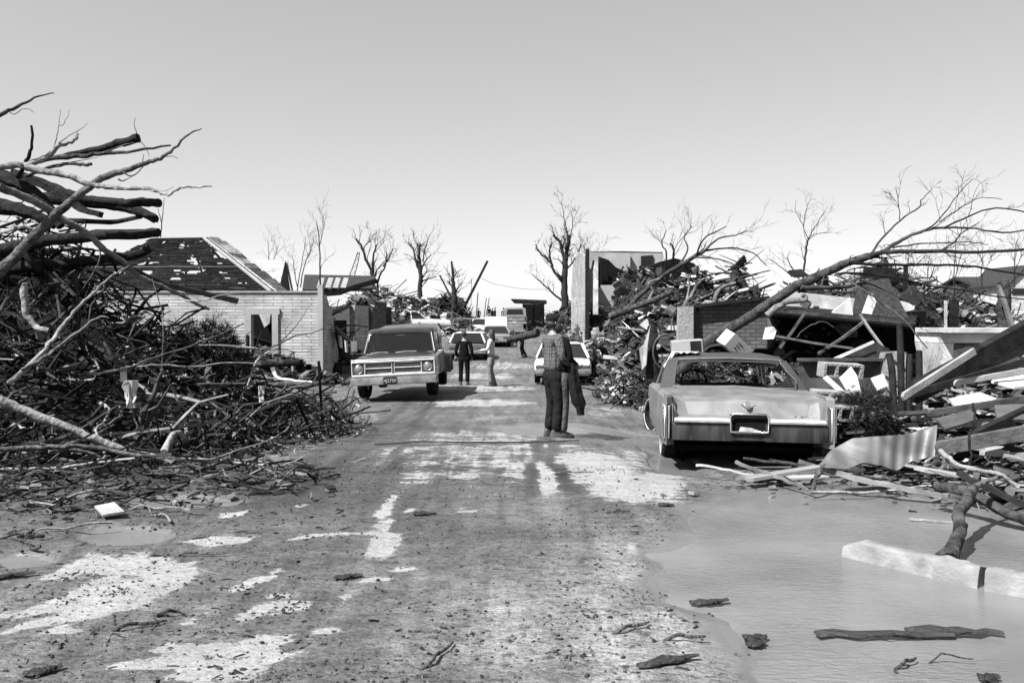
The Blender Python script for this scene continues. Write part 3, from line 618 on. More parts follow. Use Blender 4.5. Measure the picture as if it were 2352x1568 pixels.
for s in (-1, 1):
    ch.tube([(s * .955, -.04, .60), (s * .955, -.04, .915)], .015, 6); ch.tube([(s * .66, -.045, .62), (s * .66, -.045, .9)], .01, 5)
    x0, x1 = s * .03, s * .64; ch.tube([(x0, -.045, .635), (x1, -.045, .635), (x1, -.045, .885), (x0, -.045, .885), (x0, -.045, .635)], .012, 5)
    ch.tube([(x0, -.05, .76), (x1, -.05, .76)], .011, 5)
ch.build('grille', M['bright_trim'], T, smooth=80)
br_ = MB()
for i in range(9):
    for s in (-1, 1): br_.box((s * (.08 + i * .065), -.036, .76), (.006, .01, .22))
br_.build('grille_slats', M['dark_paint'], T)
for s in (-1, 1):
    h = MB(); h.ell((s * .80, -.035, .755), (.088, .035, .088), 18, 10); hl = h.build('headlight', M['lens'], T, smooth=180)
    h = MB(); h.tube([(s * .80 + .094 * math.cos(a * .3142), -.045, .755 + .094 * math.sin(a * .3142)) for a in range(21)], .01, 5); h.build('bezel', M['dull_chrome'], hl, smooth=80)
for i, c in enumerate('FORD'):
    text_mesh('hood_letter', c, .075, M['chrome'], T, (-.57 + i * .38, -.005, .945), (R(68), 0, 0), .006)
bp_ = MB(); bp_.loft([[(x, y - .05, .375), (x, y - .075, .39), (x, y - .08, .46), (x, y - .07, .545), (x, y - .03, .56), (x, y, .55), (x, y, .38)] for x, y in ((-1.02, .08), (-.98, -.02), (-.8, -.06), (0, -.07), (.8, -.06), (.98, -.02), (1.02, .08))]); bp_.build('bumper', M['dull_chrome'], T, smooth=40)
pl = MB(); pl.box((-.07, -.165, .475), (.31, .012, .16)); po = pl.build('license_plate', M['ink'], T, bevel=.008)
text_mesh('plate_number', '4J2750', .105, M['dirty_white'], po, (-.07, -.174, .47), (R(90), 0, 0), .002)
for s in (-1, 1):   # greenhouse frame: pillars and header
    wl = MB()
    wl.tube([(s * .86, 1.38, 1.04), (s * .76, 1.78, 1.56)], .036, 6); wl.tube([(s * .9, 1.45, 1.05), (s * .80, 1.82, 1.57)], .03, 6)
    wl.box((s * .80, 2.78, 1.3), (.06, .2, .55)); wl.tube([(s * .80, 1.82, 1.58), (s * .80, 2.8, 1.6)], .03, 6)
    wl.build('cab_pillar', M['dark_paint'], T, smooth=60)
rr = []
for y, hw, ze, zc in ((1.72, .78, 1.555, 1.6), (1.8, .84, 1.60, 1.655), (2.2, .86, 1.62, 1.685), (2.88, .85, 1.61, 1.67)):
    o = [(hw * math.sin(t * 1.5708), ze + (zc - ze) * max(0, math.cos(t * 1.5708)) ** .7) for t in (-1, -.8, -.5, 0, .5, .8, 1)]
    rr.append([(x, y, z) for x, z in o] + [(x * .97, y, z - .06) for x, z in reversed(o)])
MB().loft(rr).build('roof', M['dark_paint'], T, smooth=40)
ws = MB(); ws.slab([(-.84, 1.39, 1.05), (.84, 1.39, 1.05), (.745, 1.755, 1.555), (-.745, 1.755, 1.555)], .012); ws.build('windshield', M['glass'], T)
wt = MB(); wt.tube([(-.85, 1.375, 1.045), (.85, 1.375, 1.045), (.755, 1.74, 1.565), (-.755, 1.74, 1.565), (-.85, 1.375, 1.045)], .011, 5); wt.build('windshield_trim', M['chrome'], T, smooth=80)
for x0, x1 in ((-.72, -.28), (-.1, .42)):
    wp = MB(); wp.tube([(x0, 1.34, 1.065), ((x0 + x1) / 2, 1.355, 1.085), (x1, 1.36, 1.075)], .009, 5); wp.build('wiper', M['chrome'], T)
sw = MB(); sw.slab([(.905, 1.5, 1.06), (.895, 2.68, 1.06), (.82, 2.68, 1.57), (.82, 1.86, 1.57)], .01); sw.build('side_window', M['dark_glass'], T)
sw = MB(); sw.slab([(-.905, 1.5, 1.06), (-.895, 2.68, 1.06), (-.82, 2.68, 1.57), (-.82, 1.86, 1.57)], .01); sw.build('side_window', M['dark_glass'], T)
cs = MB(); cs.box((0, 2.5, .95), (1.5, .22, .55)); cs.build('seat', M['leather'], T, bevel=.05)
cs = MB(); cs.tube([(.38 + .2 * math.cos(a * .3142), 1.9 + .05 * math.sin(a * .3142), 1.08 + .17 * math.sin(a * .3142)) for a in range(21)], .014, 5); cs.build('steering_wheel', M['black'], T)
mi = MB(); mi.box((0, 1.72, 1.47), (.22, .02, .05)); mi.build('rear_mirror', M['dull_chrome'], T)
for s in (-1, 1):
    m_ = MB(); m_.tube([(s * .92, 1.5, 1.05), (s * 1.13, 1.42, 1.08), (s * 1.13, 1.42, 1.5), (s * .86, 1.7, 1.5)], .01, 5); m_.box((s * 1.13, 1.41, 1.26), (.15, .03, .26)); m_.build('side_mirror', M['dull_chrome'], T, smooth=40)
bb = MB(); bb.loft([sec(y, [(0, 1.06), (.78, 1.06), (.84, 1.03), (.86, .8), (.86, .5), (0, .5)]) for y in (2.98, 5.15)]); bb.build('bed', M['dark_paint'], T, smooth=40)
for s in (-1, 1):
    fb = MB(); pr = []
    for a in range(0, 181, 20):
        c_, s_ = math.cos(R(a)), math.sin(R(a)); pr.append([(s * .84, 4.1 - c_ * .56, .42 + s_ * .52), (s * 1.1, 4.1 - c_ * .54, .40 + s_ * .46), (s * 1.13, 4.1 - c_ * .5, .38 + s_ * .40), (s * .84, 4.1 - c_ * .5, .38 + s_ * .42)])
    fb.loft(pr); fb.build('rear_fender', M['rusty_fender'], T, smooth=45)
cap = MB(); cap.loft([sec(y, [(0, zt), (.55, zt - .02), (.74, zt - .1), (.80, zt - .22), (.85, 1.065), (0, 1.065)]) for y, zt in ((2.95, 1.64), (3.1, 1.76), (5.0, 1.76), (5.1, 1.7))]); cap.build('camper_shell', M['car_mid'], T, smooth=35)
for s in (-1, 1):
    cwn = MB(); cwn.slab([(s * .862, 3.25, 1.13), (s * .862, 4.85, 1.13), (s * .83, 4.85, 1.46), (s * .83, 3.25, 1.46)], .012); cwn.build('shell_window', M['dark_glass'], T)
ub = MB(); ub.box((0, 2.6, .47), (1.3, 4.9, .16)); ub.box((0, .9, .40), (1.5, .1, .1)); ub.box((0, 4.1, .40), (1.5, .12, .12)); ub.build('chassis', M['black'], T)
for s in (-1, 1): wheel(T, s * .82, .86, .41, .22, steer=R(-3)); wheel(T, s * .84, 4.1, .41, .22)

# --- plainer cars further up the street
def far_car(name, label, L, W, H, X, Y, rz, paint, roofp=None, hood_up=False, wagon=False, dz=0, group=None, trunk=.24, ghost_light='lens', coup=0):
    c = thing(name, label, 'car', (X, Y, g(X, Y) + dz), rz, group)
    w_ = W / 2; belt = H * .62
    def fs(y, zt, ww, zb=.26): return sec(y, [(0, zt + .02), (ww * .7, zt + .01), (ww * .95, zt - .03), (ww, zt - .12), (ww, zt - .3), (ww - .02, zb + .06), (ww - .08, zb), (0, zb)])
    o = MB().loft([fs(0, belt - .12, w_ - .06, .36), fs(.08, belt - .05, w_ - .02, .3), fs(L * trunk, belt, w_), fs(L * .66, belt - .01, w_), fs(L - .1, belt - .09, w_ - .02, .3), fs(L, belt - .16, w_ - .05, .36)]).build('body', M[paint], c)
    cut(o, [MB().disc((s * w_, y, .34), .4, 'x', .4, 20) for s in (-1, 1) for y in (L * .2, L * .8)])
    for p in o.data.polygons: p.use_smooth = True
    o.data.set_sharp_from_angle(angle=R(35))
    y0, y1, y2, y3 = (.15, .35, L * .56, L * .68) if wagon else (L * (trunk + .02), L * (trunk + .12 + coup), L * .54, L * .67)
    k = MB(); tw = w_ * .72; bw_ = w_ * .93
    k.loft([[(-tw, y1, H - .05), (tw, y1, H - .05), (tw, y2, H - .05), (-tw, y2, H - .05)], [(-tw * .8, y1 + .1, H), (tw * .8, y1 + .1, H), (tw * .8, y2 - .1, H), (-tw * .8, y2 - .1, H)]])
    for s in (-1, 1):
        k.tube([(s * bw_, y0, belt), (s * tw, y1, H - .06)], .05, 5); k.tube([(s * bw_, y3, belt), (s * tw, y2, H - .06)], .035, 5); k.tube([(s * bw_, (y0 + y3) / 2, belt), (s * tw, (y1 + y2) / 2, H - .06)], .04, 5)
    k.build('roof', M[roofp or paint], c, smooth=40)
    e = .012
    for nm, q in (('rear_window', [(-bw_ + .06, y0 - e, belt + .03), (bw_ - .06, y0 - e, belt + .03), (tw - .05, y1 - e, H - .08), (-tw + .05, y1 - e, H - .08)]), ('windshield', [(-bw_ + .06, y3 + e, belt + .03), (bw_ - .06, y3 + e, belt + .03), (tw - .05, y2 + e, H - .08), (-tw + .05, y2 + e, H - .08)])):
        MB().slab(q, .012).build(nm, M['dark_glass'], c)
    for s in (-1, 1):
        MB().slab([(s * (bw_ - .01), y0 + .12, belt + .03), (s * (bw_ - .01), y3 - .06, belt + .03), (s * (tw + .005), y2, H - .09), (s * (tw + .005), y1, H - .09)], .01).build('side_window', M['dark_glass'], c)
        wheel(c, s * (w_ - .1), L * .2, .33, .18); wheel(c, s * (w_ - .1), L * .8, .33, .18)
        MB().box((s * w_ * .72, L + .005, belt - .25), (.3, .05, .14)).build('headlight', M[ghost_light], c, bevel=.02)
        MB().box((s * w_ * .7, -.005, belt - .24), (.42, .05, .11)).build('taillight', M['dark_metal'], c, bevel=.02)
    MB().box((0, L + .005, belt - .25), (W * .5, .04, .15)).build('grille', M['dark_metal'], c, bevel=.01)
    MB().box((0, -.06, .44), (W * .98, .12, .14)).build('bumper', M['chrome'], c, bevel=.03); MB().box((0, L + .06, .44), (W * .98, .12, .14)).build('bumper', M['chrome'], c, bevel=.03)
    MB().box((0, -.125, .5), (.32, .01, .15)).build('license_plate', M['grey_panel'], c, bevel=.005)
    MB().box((0, L / 2, .28), (W * .8, L * .9, .08)).build('underbody', M['black'], c)
    if hood_up: MB().slab([(-w_ * .8, L * .7, belt + .02), (w_ * .8, L * .7, belt + .02), (w_ * .78, L * .76, belt + 1.15), (-w_ * .78, L * .76, belt + 1.15)], .04).build('raised_hood', M['car_white'], c, bevel=.02)
    return c
def xat(px, Y): return (px - CX) / F * Y
far_car('pony_car', 'white two-door car parked facing away beyond the man in the plaid shirt', 4.7, 1.85, 1.32, xat(1293, 26.2), 26.2, R(-3), 'car_white', trunk=.2, coup=.04)
far_car('hatchback_car', 'small white sedan parked behind the open raised hood', 4.2, 1.75, 1.4, xat(1101, 66), 66, R(-4), 'car_white')
hc = far_car('sedan_car', 'light grey sedan with its white hood raised, parked beyond the two people talking', 5.0, 1.95, 1.42, xat(1139, 54) , 54, R(1), 'car_grey', hood_up=True)
far_car('wagon_car', 'grey car with a white roof half hidden behind the person in black', 5.0, 1.95, 1.45, xat(1073, 42), 42, R(-2), 'car_mid', 'car_white', wagon=True)
far_car('sedan_car', 'white sedan standing broadside in front of the rubble, front wheel showing', 5.0, 1.9, 1.42, xat(866, 57), 57.5, R(-84), 'car_white', dz=.4)
far_car('wrecked_car', 'white car end jutting from debris left of the broadside sedan', 4.4, 1.8, 1.3, xat(985, 78), 78, R(-60), 'car_grey', dz=.1)
# far pickup with its tailgate towards the camera
K = thing('pickup_truck', 'old pickup at the crest of the street, tailgate lettering facing the camera', 'truck', (xat(1183, 67), 67, .93), R(0))
k = MB(); k.loft([sec(y, [(0, 1.02), (.9, 1.02), (.98, .95), (.99, .5), (0, .5)]) for y in (0, 2.4)]); k.build('bed', M['car_mid'], K, smooth=40)
k = MB(); k.loft([sec(y, [(0, zt), (.7, zt), (.9, zt - .1), (.96, .9), (.97, .5), (0, .5)]) for y, zt in ((2.45, 1.72), (2.55, 1.78), (3.6, 1.78), (4.0, 1.15), (5.1, 1.0), (5.2, .9))]); k.build('cab', M['car_grey'], K, smooth=40)
MB().slab([(-.7, 2.43, 1.2), (.7, 2.43, 1.2), (.62, 2.43, 1.62), (-.62, 2.43, 1.62)], .012).build('rear_window', M['dark_glass'], K)
tg = MB().box((0, -.03, .78), (1.7, .05, .46)).build('tailgate', M['car_mid'], K, bevel=.02)
text_mesh('tailgate_letters', 'CHEVROLET', .26, M['dirty_white'], tg, (0, -.06, .78), (R(90), 0, 0))
MB().box((0, -.12, .48), (1.9, .14, .14)).build('bumper', M['dull_chrome'], K, bevel=.03)
MB().box((-.05, -.2, .55), (.32, .01, .16)).build('license_plate', M['dirty_white'], K, bevel=.005)
for s in (-1, 1):
    MB().box((s * .92, -.03, .75), (.1, .05, .2)).build('taillight', M['dark_metal'], K, bevel=.01); wheel(K, s * .82, 1.1, .37); wheel(K, s * .82, 4.3, .37)
# ------------------------------------------------------------------ people
def skin(name, verts, edges, rad, m, parent, root=0, sub=1, smooth=True):
    bm = bmesh.new(); sl = bm.verts.layers.skin.verify(); vs = [bm.verts.new(v) for v in verts]
    for v, r in zip(vs, rad):
        v[sl].radius = r if hasattr(r, '__len__') else (r, r)
    vs[root][sl].use_root = True
    for a, b in edges: bm.edges.new((vs[a], vs[b]))
    me = bpy.data.meshes.new(name); bm.to_mesh(me); bm.free()
    o = bpy.data.objects.new(name, me); COL.objects.link(o)
    s = o.modifiers.new('skin', 'SKIN'); s.use_smooth_shade = smooth; s.branch_smoothing = .3
    u = o.modifiers.new('sub', 'SUBSURF'); u.levels = sub; u.render_levels = sub
    bake(o); o.data.materials.clear(); o.data.materials.append(m); o.parent = parent
    for p in o.data.polygons: p.use_smooth = True
    return o
class Fig:
    def __init__(s): s.v, s.e, s.r = [], [], []
    def add(s, p, r, prev=None):
        s.v.append(tuple(p)); s.r.append(r)
        if prev is not None: s.e.append((prev, len(s.v) - 1))
        return len(s.v) - 1
    def chain(s, pts, prev=None):
        for p, r in pts: prev = s.add(p, r, prev)
        return prev
def person(label, X, Y, rz, H=1.72, arms=None, legs=None, shirt='dark_cloth', pants='dark_cloth', hair='short', cap=False, group=None, lean=0, detail=True, fem=False, coat=0, zoff=0, hairm='hair', shoe='leather', fat=1.0):
    k = H / 1.75
    root = thing('person', label, 'person', (X, Y, g(X, Y) + zoff), rz, group); root.scale = (k, k, k)
    def L(x, y, z):                                                # lean forward about the hips
        if z > .93 and lean:
            dy, dz = y, z - .93; c, s_ = math.cos(lean), math.sin(lean); return (x, dy * c + dz * s_, .93 - dy * s_ + dz * c)
        return (x, y, z)
    sw_ = (.175 if fem else .195)
    arms = arms or {}; legs = legs or {}
    hip = {}; A_ = {}
    for s in (-1, 1):
        e = arms.get(s, {}); A_[s] = [L(s * sw_, -.01, 1.42), L(*e.get('el', (s * (sw_ + .07), -.02, 1.14))), L(*e.get('wr', (s * (sw_ + .07), .06, .9)))]
        q = legs.get(s, {}); hip[s] = [(s * .095, 0, .9), q.get('kn', (s * .11, .03, .49)), q.get('an', (s * .115, -.01, .085)), q.get('to', (s * .14, .15, .04))]
    f = Fig(); pv = f.add((0, 0, .95), (.14, .11)); sp = f.chain([(L(0, 0, 1.1), (.135, .1)), (L(0, 0, 1.3), (.155, .105)), (L(0, -.01, 1.43), (.1, .075))], pv)
    nk = f.chain([(L(0, .0, 1.5), (.055, .058)), (L(0, .012, 1.555), (.055, .06)), (L(0, .015, 1.62), (.074, .09)), (L(0, .01, 1.69), (.077, .093)), (L(0, .005, 1.735), (.05, .06))], sp)
    hd = nk - 2
    f.chain([(L(0, .108, 1.625), .014), (L(0, .125, 1.61), .011)], hd)
    for s in (-1, 1): f.chain([(L(s * .078, .0, 1.63), (.012, .02)), (L(s * .086, -.005, 1.655), (.008, .02))], hd)
    for s in (-1, 1):
        sh, el, wr = (Vector(p) for p in A_[s]); d = (wr - el).normalized()
        a = f.chain([(sh, (.05, .05)), (sh.lerp(el, .5), .045), (el, .038), (el.lerp(wr, .4), .036), (wr, (.024, .028))], sp)
        pm = f.add(wr + d * .06, (.02, .036), a); sd_ = d.orthogonal().normalized(); sd_ = (Vector((0, 1, 0)) - d * d.y).normalized() if abs(d.y) < .9 else Vector((1, 0, 0)); nr = d.cross(sd_) * -s
        if detail:
            for i, (off, ln) in enumerate(((-.028, .062), (-.01, .075), (.009, .08), (.027, .07))):
                b0 = wr + d * .098 + sd_ * off; f.chain([(b0, .0088), (b0 + d * ln * .5 + nr * .012, .0085), (b0 + d * ln * .85 + nr * .035, .0075)], pm)
            f.chain([(wr + d * .045 + sd_ * .042, .011), (wr + d * .085 + sd_ * .058 + nr * .02, .009)], pm)
        else: f.add(wr + d * .14 + nr * .02, (.01, .03), pm)
        h, kn, an, to = (Vector(p) for p in hip[s])
        b = f.chain([(h, .068), (h.lerp(kn, .5), .066), (kn, .055), (kn.lerp(an, .35), .056), (an, .04)], pv); f.chain([(to.lerp(an, .3) + Vector((0, 0, -.02)), (.035, .03)), (to, (.035, .022))], b)
    skin('body', f.v, f.e, f.r, M['skin'], root)
    # clothing
    c = Fig(); b0 = c.add(L(0, 0, .93 - coat), (.18 * fat, .14 * fat)); b1 = c.chain([(L(0, 0, 1.02), (.172 * fat, .135 * fat)), (L(0, 0, 1.16), (.165 * fat, .128 * fat)), (L(0, 0, 1.3), (.18, .135)), (L(0, -.01, 1.415), (.135, .1)), (L(0, -.005, 1.495), (.07, .07))], b0)
    for s in (-1, 1):
        sh, el, wr = (Vector(p) for p in A_[s])
        c.chain([(sh + Vector((0, 0, -.005)), (.072, .076)), (sh.lerp(el, .5), .068), (el, .058), (el.lerp(wr, .5), .052), (el.lerp(wr, .95), .044)], b1 - 1)
    so = skin('coat' if coat else 'shirt', c.v, c.e, c.r, shirt if not isinstance(shirt, str) else M[shirt], root)
    t = Fig(); t0 = t.add((0, 0, 1.03), (.16 * fat, .13 * fat)); t1 = t.add((0, 0, .93), (.178 * fat, .15 * fat), t0)
    for s in (-1, 1):
        h, kn, an, to = (Vector(p) for p in hip[s])
        t.chain([(h + Vector((s * .005, 0, -.06)), (.118, .13)), (h.lerp(kn, .5), (.094, .1)), (kn, (.075, .08)), (kn.lerp(an, .5), (.073, .08)), (an + Vector((0, 0, .0)), (.078, .085))], t1)
    skin('trousers', t.v, t.e, t.r, M[pants], root)
    for s in (-1, 1):
        h, kn, an, to = (Vector(p) for p in hip[s]); d = to - an; d.z = 0; a = math.atan2(d.y, d.x) - math.pi / 2
        mb = MB(); rt = Matrix.Rotation(a, 3, 'Z'); n = 12
        def ring(sx, sy, z, cy=.05): return [tuple(rt @ Vector((sx * math.cos(2 * math.pi * i / n), cy + sy * math.sin(2 * math.pi * i / n), 0)) + Vector((an.x, an.y, an.z - .085 + z))) for i in range(n)]
        mb.loft([ring(.05, .145, .002), ring(.052, .148, .03), ring(.046, .13, .06, .045), ring(.042, .075, .1, .0), ring(.04, .05, .12, -.01)]); mb.build('shoe', M[shoe], root, smooth=60)
    Hc = Vector(L(0, .01, 1.67)); rl = Matrix.Rotation(-lean, 3, 'X')
    mb = MB()
    if cap:
        n = 16; rings = []
        for rr_, z in ((.092, -.02), (.1, .02), (.1, .06), (.085, .09), (.04, .105)): rings.append([tuple(Hc + rl @ Vector((rr_ * .95 * math.cos(2 * math.pi * i / n), -.005 + rr_ * 1.12 * math.sin(2 * math.pi * i / n), z))) for i in range(n)])
        mb.loft(rings); cp = mb.build('cap', M[hairm], root, smooth=60)
        v = MB(); v.loft([[tuple(Hc + rl @ Vector((x, y + dy, .0 + dz))) for x, y, dz in ((-.08, .07, 0), (-.05, .14, -.015), (0, .165, -.02), (.05, .14, -.015), (.08, .07, 0), (.05, .1, .008), (-.05, .1, .008))] for dy in (0,)] + [[tuple(Hc + rl @ Vector((x, y, .012 + dz))) for x, y, dz in ((-.08, .07, 0), (-.05, .14, -.015), (0, .165, -.02), (.05, .14, -.015), (.08, .07, 0), (.05, .1, .008), (-.05, .1, .008))]]); v.build('visor', M[hairm], cp)
        mb = MB(); mb.ell(Hc + rl @ Vector((0, -.03, -.045)), (.088, .088, .07), 14, 8); mb.build('hair', M['hair'], root, smooth=180)
    elif hair:
        mb.ell(Hc + rl @ Vector((0, -.022, .018)), (.096, .106, .098), 16, 10)
        if hair == 'long':
            mb.loft([[tuple(Hc + Vector((rx * math.cos(a_), cy + ry * math.sin(a_), z))) for a_ in [math.pi * (1.0 + .1 * i) for i in range(-1, 12)]] + [tuple(Hc + Vector((rx * .72 * math.cos(a_), cy + ry * .5 * math.sin(a_), z))) for a_ in [math.pi * (1.0 + .1 * i) for i in range(11, -2, -1)]] for rx, ry, cy, z in ((.095, .1, -.02, .03), (.105, .11, -.02, -.06), (.112, .11, -.03, -.16), (.1, .1, -.04, -.26), (.06, .07, -.05, -.3))])
        elif hair == 'bob': mb.ell(Hc + Vector((0, -.04, -.06)), (.098, .085, .1), 14, 8)
        mb.build('hair', M[hairm], root, smooth=180)
    if detail:
        for s in (-1, 1):
            e = MB(); e.ell(L(s * .032, .098, 1.655), (.013, .008, .008), 8, 6); e.build('eye', M['ink'], root, smooth=180)
        e = MB(); e.ell(L(0, .1, 1.575), (.026, .008, .006), 8, 6); e.build('mouth', M['leather'], root, smooth=180)
    return root
# plaid flannel woven in bands (object space)
def plaid():
    m = bpy.data.materials.new('plaid_flannel'); m.use_nodes = True; n, l = m.node_tree.nodes, m.node_tree.links; b = n['Principled BSDF']
    tc = n.new('ShaderNodeTexCoord'); sx = n.new('ShaderNodeSeparateXYZ'); l.new(tc.outputs['Object'], sx.inputs[0])
    def mth(op, a, b_):
        o = n.new('ShaderNodeMath'); o.operation = op
        for i, v in ((0, a), (1, b_)):
            if isinstance(v, (int, float)): o.inputs[i].default_value = v
            elif v is not None: l.new(v, o.inputs[i])
        return o.outputs[0]
    def band(s, per, wd, ph=0.0):
        fr = mth('FRACT', mth('ADD', mth('DIVIDE', s, per), ph), None); return mth('LESS_THAN', fr, wd)
    z = sx.outputs[2]; u = mth('ADD', sx.outputs[0], mth('MULTIPLY', sx.outputs[1], .35))
    v = mth('ADD', .012, mth('MULTIPLY', band(z, .1, .42), .018)); v = mth('ADD', v, mth('MULTIPLY', band(u, .09, .42), .03))
    v = mth('ADD', v, mth('MULTIPLY', band(z, .1, .1, .3), .065)); v = mth('ADD', v, mth('MULTIPLY', band(u, .09, .1, .3), .06)); v = mth('ADD', v, mth('MULTIPLY', band(z, .1, .06, .6), .05))
    l.new(v, b.inputs['Base Color']); b.inputs['Roughness'].default_value = .95
    no = n.new('ShaderNodeTexNoise'); no.inputs['Scale'].default_value = 9; bp = n.new('ShaderNodeBump'); bp.inputs['Strength'].default_value = .7; bp.inputs['Distance'].default_value = .04; l.new(no.outputs[0], bp.inputs['Height']); l.new(bp.outputs[0], b.inputs['Normal'])
    return m
M['plaid'] = plaid()
q = G(1270, 1003)
person('man in plaid flannel shirt and dark cap standing in the road, back to the camera', q.x, q.y, R(-66), 1.76, cap=True, hairm='dark_cloth', shirt=M['plaid'], pants='dark_cloth', fat=1.06,
       arms={-1: {'el': (-.28, .02, 1.15), 'wr': (-.17, .22, 1.05)}, 1: {'el': (.28, .0, 1.14), 'wr': (.2, .21, 1.03)}}, legs={-1: {'to': (-.15, .15, .04)}, 1: {'to': (.15, .15, .04)}})
q2 = P(1281, 990, 11.75)
wm_ = person('person in a long dark coat standing just beyond the man in plaid', q2.x + .02, 11.9, R(-62), 1.74, shirt='black_cloth', pants='grey_cloth', hair='bob', coat=.16,
       arms={-1: {'el': (-.25, .02, 1.14), 'wr': (-.12, .22, 1.04)}, 1: {'el': (.27, .02, 1.14), 'wr': (.13, .24, 1.04)}})
# the jacket hanging from that arm
jb = MB(); secs = []
jx, jy, jz = q2.x + .2, 11.72, g(q2.x, 11.8)
for z, a, b_, dx in ((1.1, .03, .05, -.02), (1.05, .06, .06, 0), (.85, .075, .05, .02), (.62, .09, .05, .05), (.5, .1, .045, .08), (.42, .055, .035, .11), (.33, .05, .03, .12)):
    secs.append([(jx + dx + a * math.cos(t) * (1 + .22 * math.sin(3 * t + z * 3)), jy + b_ * math.sin(t) * (1 + .3 * math.cos(4 * t)), jz + z) for t in [2 * math.pi * i / 18 for i in range(18)]])
jo = jb.loft(secs).build('jacket', M['dark_cloth'], None, smooth=60); tag(jo, 'grey jacket hanging from the arm of the person in the dark coat', 'jacket')
q = G(1066, 886)
person('person in black jacket and dark trousers standing right of the pickup, back turned', q.x, q.y, R(-8), 1.66, shirt='black_cloth', pants='black_cloth', hair='short', coat=.05, fat=1.08,
       arms={-1: {'el': (-.27, -.02, 1.13), 'wr': (-.24, .08, .92)}, 1: {'el': (.27, -.02, 1.13), 'wr': (.25, .07, .9)}})
q = G(1128, 887)
person('long-haired young woman in a light top and flared jeans, talking with arms folded forward', q.x, q.y, R(78), 1.74, shirt='white_cloth', pants='denim', hair='long', fem=True, fat=.9,
       arms={-1: {'el': (-.26, .05, 1.15), 'wr': (-.2, .3, 1.12)}, 1: {'el': (.26, .06, 1.14), 'wr': (.06, .26, 1.12)}}, legs={-1: {'to': (-.14, .15, .04)}, 1: {'an': (.13, -.08, .085), 'to': (.15, .08, .04)}})
FAR = [(1077, 738, 92, 'white_cloth', 'dark_cloth', 'person in a white shirt among the onlookers at the far end of the street', 0, 1.7), (1099, 736, 95, 'black_cloth', 'black_cloth', 'person in dark clothes standing alone beside the thin leaning post', 20, 1.65),
       (1123, 738, 97, 'black_cloth', 'denim', 'tallest onlooker of the far group, dark jacket and pale trousers', -30, 1.9), (1131, 739, 98, 'dark_cloth', 'black_cloth', 'shorter onlooker in grey-black beside the tallest one', 40, 1.6), (1137, 737, 96, 'black_cloth', 'black_cloth', 'dark-clothed onlooker at the group edge, facing left', 80, 1.75),
       (1157, 742, 90, 'grey_cloth', 'denim', 'onlooker in pale grey standing next to the far pickup', -20, 1.75)]
for px, py, Y, sh, pa, lab, a, H in FAR:
    person(lab, xat(px, Y), Y, R(a), H, shirt=sh, pants=pa, detail=False, group='onlookers at the far end of the street', coat=.03)
person('person in dark clothes stooping over debris by the long fallen log', xat(1200, 46), 46, R(95), 1.75, shirt='black_cloth', pants='black_cloth', lean=R(48), detail=False, coat=.03,
       arms={-1: {'el': (-.24, .16, 1.18), 'wr': (-.2, .38, 1.12)}, 1: {'el': (.24, .16, 1.18), 'wr': (.2, .4, 1.12)}}, legs={-1: {'kn': (-.11, .1, .5)}, 1: {'kn': (.12, -.02, .48), 'an': (.12, -.22, .085), 'to': (.13, -.07, .04)}})
# ------------------------------------------------------------------ heaps
def mound_h(x, y, cx, cy, rx, ry, h, seed, ang=0):
    dx, dy = x - cx, y - cy; c, s = math.cos(ang), math.sin(ang); dx, dy = dx * c + dy * s, -dx * s + dy * c
    d = math.hypot(dx / rx, dy / ry)
    if d > 1.15: return 0
    k = (1 - sst(.1, 1.0, d)); return max(0, h * k * (1 + .45 * fbm(x * 1.1 / max(.5, rx * .25), y * 1.1 / max(.5, rx * .25), seed, 3)))
def mound(name, cx, cy, rx, ry, h, m, seed, ang=0, nn=46):
    mb = MB(); q = 1.18
    for j in range(nn + 1):
        for i in range(nn + 1):
            x = cx + rx * q * (2 * i / nn - 1) if not ang else None
            u, v = rx * q * (2 * i / nn - 1), ry * q * (2 * j / nn - 1); x = cx + u * math.cos(ang) - v * math.sin(ang); y = cy + u * math.sin(ang) + v * math.cos(ang)
            hh = mound_h(x, y, cx, cy, rx, ry, h, seed, ang)
            mb.v.append((x, y, g(x, y) - .1 + hh + (.09 * fbm(x * 2.2, y * 2.2, seed, 3) * min(1, hh * 2))))
    mb.f = [(j * (nn + 1) + i, j * (nn + 1) + i + 1, (j + 1) * (nn + 1) + i + 1, (j + 1) * (nn + 1) + i) for j in range(nn) for i in range(nn)]
    return stuff(mb.build(name, M[m], smooth=180))
def frags(name, n, cx, cy, rx, ry, h, m, seed, ang=0, size=(.06, .3), flat=.5, lift=.12, kind='slab', face=False):
    """small broken bits strewn through a heap, past counting: one object"""
    rn = random.Random(seed); mb = MB()
    for _ in range(n):
        r = math.sqrt(rn.random()) * 1.05; t = rn.uniform(0, 6.283); u, v = rx * r * math.cos(t), ry * r * math.sin(t)
        if face and v > ry * .35: continue
        x = cx + u * math.cos(ang) - v * math.sin(ang); y = cy + u * math.sin(ang) + v * math.cos(ang)
        z = g(x, y) + mound_h(x, y, cx, cy, rx, ry, h, seed, ang) + rn.uniform(-.08, lift); s = lerp(size[0], size[1], rn.random() ** 2.2)
        if kind == 'slab': mb.box((x, y, z), (s, s * rn.uniform(.35, 1.0), s * rn.uniform(.05, .35)), rrot(rn, flat), rn.uniform(.6, 1))
        elif kind == 'stick':
            d = rrot(rn, flat) @ Vector((1, 0, 0)); L = s * rn.uniform(2, 6); p = Vector((x, y, z)); b = Vector([rn.gauss(0, .08 * L) for _ in range(3)])
            mb.tube([p - d * L / 2, p + b, p + d * L / 2], [s * .07 + .004, s * .06 + .003, s * .03], 4, cap=False)
    return stuff(mb.build(name, M[m]))
